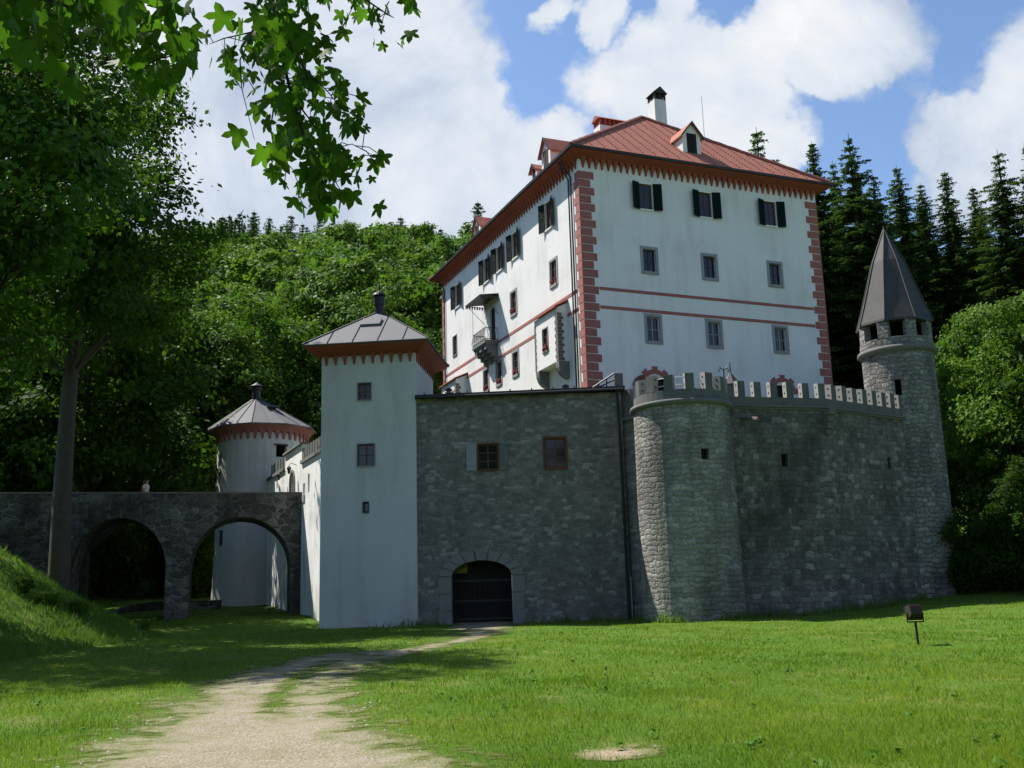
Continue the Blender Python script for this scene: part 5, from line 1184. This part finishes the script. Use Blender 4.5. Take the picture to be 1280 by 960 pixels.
# ================================================================== TREES
rng = np.random.default_rng(3)
TM = {}
TM['hill'] = [deciduous(20 + k, 17, 5.6 + .5 * (k % 3), 3.5, 9500, .27, M['leaf_hill'], M['bark'], nl=26) for k in range(5)]
TM['mid'] = [deciduous(40 + k, 25, 7.6, 3.0, 34000, .2, M['leaf'], M['bark'], nl=44) for k in range(3)]
TM['dark'] = [deciduous(50 + k, 26, 7.5, 4.5, 26000, .22, M['leaf_shade'], M['bark_dk'], nl=40) for k in range(2)]
TM['spruce'] = [spruce(60 + k, 34, (4.6, 5.4, 4.2, 6.0, 5.0)[k], 2.5, M['needle'], M['bark_dk'], lv=(40, 34, 46, 30, 38)[k]) for k in range(5)]
TM['spruce_far'] = [spruce(70 + k, 22, 3.6, 2.0, M['needle'], M['bark_dk'], lv=24, dens=.6) for k in range(2)]
TM['bush'] = [bush_mesh(80 + k, (1.5, 3.4, 3.0)[k], (2.2, 6.5, 6.0)[k], (3500, 17000, 15000)[k], (.1, .15, .15)[k], M['leaf_shade'] if k else M['leaf']) for k in range(3)]

def tree_px(kind, i, px, ytop, Y, Hnom, name, label, cat, group=None, wide=1.0, sink=0.0):
    q_ = at(px, ytop, Y); zt = q_[2]; p = np.array([q_[0], Y, float(gh(q_[0], Y))]); s = max((zt - p[2] + sink) / Hnom, .12)
    return plant(name, TM[kind][i % len(TM[kind])], (p[0], p[1], p[2] - sink), (s * wide, s * wide, s), rng.random() * 6.28, label, cat, group)
# big near tree by the bridge (crown hangs into the upper left)
near = deciduous(5, 36, 7.8, 14.5, 56000, .15, M['leaf_shade'], M['bark'], nl=52, lean=(-1.0, -.5), trunk_r=.52, gap=.45, low=.75, limb=.22)
p = place(72, 52.2); p[2] = float(gh(p[0], p[1])); plant('broadleaf_tree', near, p, 1.0, 0, 'tall broadleaf tree with bare straight grey trunk in front of the bridge', 'tree')
near2 = deciduous(8, 27, 6.8, 6.0, 52000, .15, M['leaf'], M['bark_dk'], nl=40, lean=(2.5, -1), trunk_r=.42, gap=.1)
p = place(-180, 36); plant('broadleaf_tree', near2, p, 1.0, .3, 'spreading tree with dark leaning trunk at the far left edge of the picture', 'tree')
# trees behind the bridge
BT = [('dark', 1, 128, 262, 66, 'dark leafy tree just behind the bridge, right of the bare trunk', .95), ('mid', 0, 335, 352, 92, 'bright leafy tree with full rounded crown behind the round white tower', 1.05), ('mid', 1, 262, 372, 88, 'bright leafy tree behind the bridge, left of the round white tower', .85),
      ('dark', 0, 165, 300, 86, 'dark leafy tree directly behind the left bridge arch', 1.0), ('dark', 1, 60, 330, 80, 'dark leafy tree behind the trunk at the left end of the bridge', 1.0),
      ('mid', 2, 12, 370, 66, 'yellowish green leafy tree behind the left end of the bridge', .9), ('dark', 0, 110, 250, 92, 'tall dark tree further back between the trunk and the round tower', 1.1),
      ('dark', 1, 196, 330, 104, 'dark tree between the two bright trees behind the bridge', 1.0), ('mid', 1, 415, 318, 112, 'leafy tree rising behind the square tower, left of its chimney pot', 1.0),
      ('mid', 2, 510, 330, 118, 'leafy tree between the square tower chimney pot and the keep', 1.0), ('mid', 0, 470, 345, 104, 'leafy tree right behind the square tower roof', .9),
      ('dark', 0, 400, 420, 90, 'shaded tree low behind the square tower', .9), ('mid', 2, 545, 400, 106, 'leafy tree at the far corner of the keep', .8)]
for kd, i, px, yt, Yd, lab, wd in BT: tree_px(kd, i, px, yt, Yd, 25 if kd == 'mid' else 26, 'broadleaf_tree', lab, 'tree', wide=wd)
# park trees behind the viewer shade the castle's lower fronts from the southern sky
for k, (x, y, h) in enumerate(((-18, -10, 1.0), (-3, -18, 1.0), (12, -16, 1.0), (27, -6, 1.0), (40, 14, 1.0))):
    plant('park_tree', TM['dark'][k % 2], (x, y, float(gh(x, y)) - .2), h, k * 1.3, 'leafy park tree standing behind the viewpoint', 'tree', 'park trees behind the viewpoint')
# forest on the hill
pts = []
tries = 0
while len(pts) < 190 and tries < 60000:
    tries += 1; Yd = math.sqrt(rng.uniform(112 ** 2, 285 ** 2)); k = rng.uniform(-.47, .02); x = k * Yd
    if all((x - a) ** 2 + (Yd - b) ** 2 > 7.6 ** 2 for a, b in pts): pts.append((x, Yd))
for j, (x, Yd) in enumerate(sorted(pts, key=lambda q: q[1])):
    z = float(gh(x, Yd)); con = rng.random() < (.16 + .3 * (Yd > 230) * (x < -45))
    if con: plant('spruce_tree', TM['spruce_far'][j % 2], (x, Yd, z), (lambda s: (s * 1.5, s * 1.5, s))(float(rng.uniform(.85, 1.2))), rng.random() * 6.28, 'small dark spruce among the leafy trees of the hillside forest', 'tree', 'spruces in the hillside forest')
    else: plant('forest_tree', TM['hill'][j % 5], (x, Yd, z), float(rng.uniform(1.0, 1.5)), rng.random() * 6.28, 'green leafy tree in the forest covering the hill on the left', 'tree', 'leafy trees of the hillside forest')
for j, (px, yt) in enumerate(((243, 270), (262, 276), (274, 272), (287, 268), (300, 264), (318, 262), (336, 278), (352, 280), (378, 278), (398, 284), (415, 276))):
    tree_px('spruce_far', j, px, yt, 262, 22, 'spruce_tree', 'dark spruce tip standing on the skyline of the left hill', 'spruce', 'spruces along the hill skyline', wide=1.5)
# spruces behind the keep and the turret
SP = [(597, 250, 150, 'lone dark spruce tip rising behind the far end of the keep roof'), (945, 158, 104, 'dark spruce with open branches just above the keep roof edge'), (1014, 176, 108, 'narrow dark spruce left of the tallest pair behind the keep corner'),
      (1060, 166, 102, 'tall dark spruce between the keep and the turret cone'), (1120, 206, 106, 'dark spruce rising just right of the turret cone'), (1180, 212, 104, 'dark spruce with drooping boughs in the middle of the right hand row'),
      (1246, 186, 98, 'tall broad spruce near the right edge of the picture'), (1284, 172, 96, 'spruce cut off by the right edge of the picture'), (1040, 200, 116, 'shaded spruce filling the gap behind the keep corner'), (1150, 228, 118, 'shaded spruce filling the gap right of the turret'),
      (1215, 232, 114, 'shaded spruce between the two broad spruces at the right'), (1090, 214, 100, 'dark spruce directly behind the turret cone')]
for j, (px, yt, Yd, lab) in enumerate(SP): tree_px('spruce', j, px, yt, Yd, 34, 'spruce_tree', lab, 'spruce', sink=.5, wide=1.45)
for j in range(26):
    px = 930 + j * 15 + rng.uniform(-6, 6); tree_px('spruce', j, px, rng.uniform(255, 310), rng.uniform(96, 126), 34, 'spruce_tree', 'dark spruce in the dense stand behind the turret and the keep', 'spruce', 'spruces in the stand behind the castle', wide=1.5)
# leafy trees at the right edge
for kd, i, px, yt, Yd, lab, wd in (('mid', 0, 1252, 352, 60, 'sunlit leafy tree at the right edge beside the turret', .8), ('mid', 1, 1196, 440, 66, 'smaller leafy tree right behind the turret', .75), ('dark', 0, 1330, 330, 57, 'leafy tree beyond the right edge of the lawn', .9), ('mid', 2, 1205, 372, 76, 'leafy tree below the spruces right of the turret', .8), ('dark', 1, 1275, 560, 54, 'low shaded tree at the right end of the lawn', .9)):
    tree_px(kd, i, px, yt, Yd, 25 if kd == 'mid' else 26, 'broadleaf_tree', lab, 'tree', wide=wd)
for px, yt, Yd, lab in ((1190, 640, 53.5, 'dark shrub against the foot of the turret'), (1215, 655, 52.5, 'dark shrub right of the turret foot'), (1242, 650, 53, 'dark shrub at the edge of the lawn below the right trees'), (1268, 640, 52, 'dark shrub in the right corner of the lawn'), (1296, 620, 51, 'dark shrub beyond the right edge of the lawn')):
    tree_px('bush', 1, px, yt, Yd, 6.5, 'shrub', lab, 'shrub', wide=1.0)
for px, yt, Yd, lab in ((30, 690, 42, 'leafy weed clump on the left bank'), (98, 722, 43.5, 'weed clump just right of the trunk foot'), (60, 715, 42, 'weed clump in front of the trunk foot'), (182, 762, 47, 'small weed clump on the lawn left of the bridge pier')):
    p = place(px, Yd); plant('weed_clump', TM['bush'][0], p, .3 if px < 150 else .2, rng.random() * 6, lab, 'weeds')
for px, yt, Yd, lab in ((20, 600, 66, 'shaded bush behind the parapet at the left end of the bridge'), (252, 640, 76, 'dark bush seen through the right bridge arch'), (140, 600, 76, 'tall dark bush above the left bridge arch'), (235, 590, 80, 'tall dark bush behind the middle of the bridge'), (75, 600, 72, 'dark bush behind the trunk above the bridge'), (290, 640, 86, 'dark bush left of the round tower foot')):
    tree_px('bush', 1 + (px % 2), px, yt, Yd, 6.2, 'shrub', lab, 'shrub', wide=.7)
p = place(580, 61); plant('shrub', TM['bush'][0], p, 1.6, 1.0, 'sunlit shrub glimpsed over the gate door', 'shrub')

# maple in the foreground: trunk beyond the left edge, limbs and hanging leaves
lf = [(0, -.22), (.1, -.32), (.24, -.38), (.44, -.36), (.42, -.16), (.3, -.03), (.5, .1), (.62, .34), (.36, .34), (.2, .2), (.18, .46), (0, .74), (-.18, .46), (-.2, .2), (-.36, .34), (-.62, .34), (-.5, .1), (-.3, -.03), (-.42, -.16), (-.44, -.36), (-.24, -.38), (-.1, -.32)]
def maple_leaves(P, S_, rng, name):
    V = []; F = []; T_ = []
    for c, s in zip(P, S_):
        tip = unit(np.array([rng.normal() * .45, rng.normal() * .45, -1.0])); n = rng.normal(size=3) * [.8, .8, .5] + [0, -.5, .5]; n = unit(n - tip * (n @ tip)); sd = np.cross(tip, n)
        fold = rng.uniform(.0, .35); t = rng.random(); base = len(V)
        V.append(c + tip * 0 * s); T_.append(t)
        for x, y in lf: V.append(c + (sd * x + tip * y + n * (-fold * abs(x) - .18 * y * y)) * s); T_.append(t)
        m_ = len(lf)
        for i in range(m_): F.append([base, base + 1 + i, base + 1 + (i + 1) % m_])
    return mesh_np(name, V, F, M['maple'], T_)
mp = thing('maple_tree', (-4.6, 2.2, 0), 'maple whose leafy twigs hang into the top left of the view', 'maple')
mb = MB(); mb.tube([(-4.6, 2.2, -.4), (-4.6, 2.2, .3), (-4.5, 2.25, 3), (-4.3, 2.4, 6), (-4.2, 2.6, 9)], [.34, .27, .22, .18, .12], 10); mb.build('trunk', M['bark'], mp, smooth=True)
LP_ = []; LS = []; mb = MB(); mr = np.random.default_rng(12)
def twig(pxs, Yd, r0, n, spread, sz, y_j=.16):
    n = int(n * 1.55); sz *= .78
    P = [at(x, y, Yd + q) for (x, y), q in zip(pxs, np.linspace(.15, -.15, len(pxs)))]
    mb.tube([tuple(q) for q in P], list(np.linspace(r0, r0 * .25, len(P))), 5, cap=False)
    for i in range(n):
        t = mr.random() ** .85 * (len(P) - 1); k = min(int(t), len(P) - 2); q = P[k] + (P[k + 1] - P[k]) * (t - k)
        d = np.array([mr.normal() * spread, mr.normal() * y_j, mr.normal() * spread * .8 - .02]); LP_.append(q + d); LS.append(sz * mr.uniform(.5, 1.3))
        if i % 2 == 0 and np.linalg.norm(d) < .16: mb.tube([tuple(q), tuple(q + d * .5 + [0, 0, .02]), tuple(q + d)], .0025, 3, cap=False)
YB = 4.6
limb = [np.array([-4.3, 2.4, 6.0]), np.array([-3.2, 3.6, 5.6]), at(250, -120, YB), at(335, -60, YB)]
mb.tube([tuple(q) for q in limb], [.1, .06, .03, .014], 6, cap=False)
twig([(335, -60), (342, 10), (350, 60), (362, 110), (378, 165), (392, 215), (400, 250)], YB, .012, 74, .075, .115)
twig([(350, 40), (380, 85), (410, 115), (430, 140)], YB, .006, 26, .06, .11)
twig([(365, 120), (395, 160), (420, 185), (440, 180), (468, 195)], YB, .005, 20, .05, .1)
twig([(345, 120), (338, 160), (345, 195), (360, 205)], YB, .005, 16, .05, .12)
twig([(378, 165), (415, 220), (430, 245)], YB, .005, 22, .06, .1)
twig([(340, 10), (315, 40), (280, 48), (262, 55)], YB, .006, 12, .05, .13)
twig([(318, 40), (300, 75), (302, 110), (318, 175)], YB, .005, 4, .02, .11)
twig([(335, -60), (420, -30), (450, -5), (480, 15), (492, 22)], YB, .008, 30, .07, .11)
twig([(375, -40), (385, 20), (405, 45), (430, 38)], YB, .003, 3, .02, .06)
twig([(340, 0), (355, 30), (370, 60)], YB, .006, 30, .09, .12)
YB2 = 3.4
limb2 = [np.array([-4.3, 2.4, 6.0]), np.array([-3.2, 3.0, 4.9]), at(-40, -40, YB2), at(90, -20, YB2)]
mb.tube([tuple(q) for q in limb2], [.08, .05, .02, .01], 6, cap=False)
twig([(-30, -30), (60, 0), (120, 20), (170, 45), (215, 70)], YB2, .008, 40, .055, .12)
twig([(-20, 0), (30, 40), (60, 60)], YB2, .006, 24, .05, .12)
twig([(90, -20), (150, -5), (200, 5), (225, 50)], YB2, .006, 30, .05, .12)
twig([(180, 50), (195, 85), (200, 100)], YB2, .004, 7, .03, .11)
mb.tube([(-4.3, 2.4, 5.5), (-3.9, 4.2, 7.0), (-3.2, 6.2, 7.4)], [.09, .06, .02], 6, cap=False)
for k in range(900):  # unseen leaves added overhead to keep sun off the hanging twigs
    d = unit(mr.normal(size=3)) * mr.random() ** .4; LP_.append(np.array([-3.3, 5.5, 7.7]) + d * [2.3, 2.3, .9]); LS.append(.16 * mr.uniform(.7, 1.2))
mb.build('branch', M['bark_dk'], mp)
me = maple_leaves(LP_, LS, mr, 'foliage'); o = link_mesh('foliage', me, mp); me.transform(Matrix.Translation((4.6, -2.2, 0)))

# ------------------------------------------------------------------ grass blades, flowers, gravel
gr = np.random.default_rng(4)
def blades(n, y0, y1, pw, hmin, hmax, wf, name, xlim=(-.56, .56), mat_=M['grass'], filt=None):
    u = gr.random(n); Yb = (y0 ** (1 - pw) + u * (y1 ** (1 - pw) - y0 ** (1 - pw))) ** (1 / (1 - pw)); Xb = gr.uniform(xlim[0], xlim[1], n) * (Yb + 1)
    cl = .5 + .5 * np.sin(Xb * 2.1 + 1.7 * np.sin(Yb * 1.3)) * np.sin(Yb * 1.7 + 1.1 * np.sin(Xb * .9))
    keep_ = (gr.random(n) > np.clip(path_mask(Xb, Yb) * 1.9 - .25, 0, .985)) & (gr.random(n) > earth_mask(Xb, Yb) * 1.3) & (Yb < 49.7 + (Xb < -9.6) * 30 + (Xb > 10) * (Xb - 10) * .3)
    keep_ &= ~((np.hypot(Xb - BC[0], Yb - BC[1]) < 2.3))
    if filt is not None: keep_ &= filt(Xb, Yb)
    Xb, Yb, cl = Xb[keep_], Yb[keep_], cl[keep_]; n = len(Xb)
    pm = path_mask(Xb, Yb)
    h = gr.uniform(hmin, hmax, n) * (.6 + .8 * cl) * (1 - .55 * np.clip(pm * 1.6, 0, 1)); a = gr.uniform(0, 6.283, n); w = wf * np.maximum(Yb, 8) / 12 * gr.uniform(.6, 1.4, n)
    lean = gr.normal(size=(n, 2)) * h[:, None] * .45
    B0 = np.stack([Xb, Yb, gh(Xb, Yb) - .005], 1); d = np.stack([np.cos(a) * w, np.sin(a) * w * .6, np.zeros(n)], 1); tip = B0 + np.stack([lean[:, 0], lean[:, 1], h], 1)
    V = np.stack([B0 - d, B0 + d, tip], 1).reshape(-1, 3)
    lo_ = .5 + .5 * np.sin(Xb * .55 + 2.1 * np.sin(Yb * .23)) * np.sin(Yb * .41 + 1.3 * np.sin(Xb * .37)); tint = np.clip(-.15 + .7 * lo_ + .35 * cl * gr.random(n) + .35 * gr.random(n) + .25 * pm, 0, 1)
    me = mesh_np(name, V, np.arange(3 * n).reshape(-1, 3), mat_, np.repeat(tint, 3)); return tag(link_mesh(name, me), kind='stuff')
tag(blades(290000, 8.6, 60, 1.6, .035, .10, .0042, 'grass'), 'short bright green lawn grass around the path', 'grass')
bk = blades(60000, 24, 58, 1.2, .1, .32, .006, 'bank_grass', (-.62, -.28), M['weed'], lambda x, y: x < np.interp(y, [0, 20, 30, 46, 52, 58], [-13.5, -14, -14.6, -15.2, -18, -26]))
tag(bk, 'taller rough grass and weeds on the left bank', 'grass')
foot = blades(60000, 45, 56, 1.01, .15, .5, .008, 'wall_foot_weeds', (-.24, .42), M['weed'], lambda x, y: ((np.abs(y - 49.8) < .22) & (x > -4.7) & (x < 5.3) & ((x < -3.3) | (x > .1))) | ((np.hypot(x - BC[0], y - BC[1]) < 2.55) & (y < 48)) | ((np.abs((y - 47.35) - .253 * (x - 9.2) + .12) < .22) & (x > 9.4) & (x < 14.9)) | ((np.abs((y - 48.78) - .712 * (x - 14.85) + .12) < .25) & (x >= 14.9)) | ((np.abs(y - 50.3 + .105 * (x + 9.42) + .15) < .2) & (x > -9.5) & (x < -4.7)))
tag(foot, 'weeds and long grass along the foot of the castle walls', 'weeds')
# low broadleaf weeds in the turf
C_ = []; N_ = []; L_ = []
for k in range(170):
    y = 9 + 30 * gr.random() ** 1.7; x = gr.uniform(-.5, .55) * (y + 1)
    if path_mask(np.array([x]), np.array([y]))[0] > .25 or (y < 14 and x < 1 and gr.random() < .5): continue
    z = float(gh(x, y)); r = gr.uniform(.05, .13)
    for j in range(int(gr.integers(6, 14))):
        a = gr.uniform(0, 6.28); rr = r * gr.random(); C_.append([x + rr * math.cos(a), y + rr * math.sin(a), z + gr.uniform(.04, .11)]); N_.append(unit(np.array([math.cos(a) * .6, math.sin(a) * .6, .8]) + gr.normal(size=3) * .3)); L_.append(gr.uniform(.02, .05))
M['lawn_weed'] = leaf_mat('lawn_weed_leaf', (0.05, 0.125, 0.014), (0.11, 0.19, 0.035), .3)
tag(link_mesh('lawn_weeds', leaves_mesh('lawn_weeds', np.array(C_), np.array(N_), np.array(L_), np.array(L_) * .6, M['lawn_weed'], gr)), 'low broad leaved weeds scattered through the lawn', 'weeds', kind='stuff')
# loose pebbles on the path
n = 1500; Yc = gr.uniform(10.5, 24, n); Xc = gr.uniform(-7, 2.5, n); k = (gr.random(n) < path_mask(Xc, Yc)) | (gr.random(n) < earth_mask(Xc, Yc) * .6); Xc, Yc = Xc[k], Yc[k]; V = []; F = []
for x, y in zip(Xc, Yc):
    z = float(gh(x, y)) + .012; s = gr.uniform(.008, .028); b_ = len(V); e_ = gr.uniform(.6, 1.4, 3) * s
    V += [(x - e_[0], y, z), (x, y - e_[1], z), (x + e_[0], y, z), (x, y + e_[1], z), (x, y, z + e_[2] * .7)]; F += [(b_, b_ + 1, b_ + 4), (b_ + 1, b_ + 2, b_ + 4), (b_ + 2, b_ + 3, b_ + 4), (b_ + 3, b_, b_ + 4)]
M['pebble'] = plain('pebble', (0.24, 0.22, 0.185), 0.9, 0.4, 30)
tag(link_mesh('pebbles', mesh_np('pebbles', V, F, M['pebble'])), 'pale pebbles loose on the gravel path', 'gravel', kind='stuff')
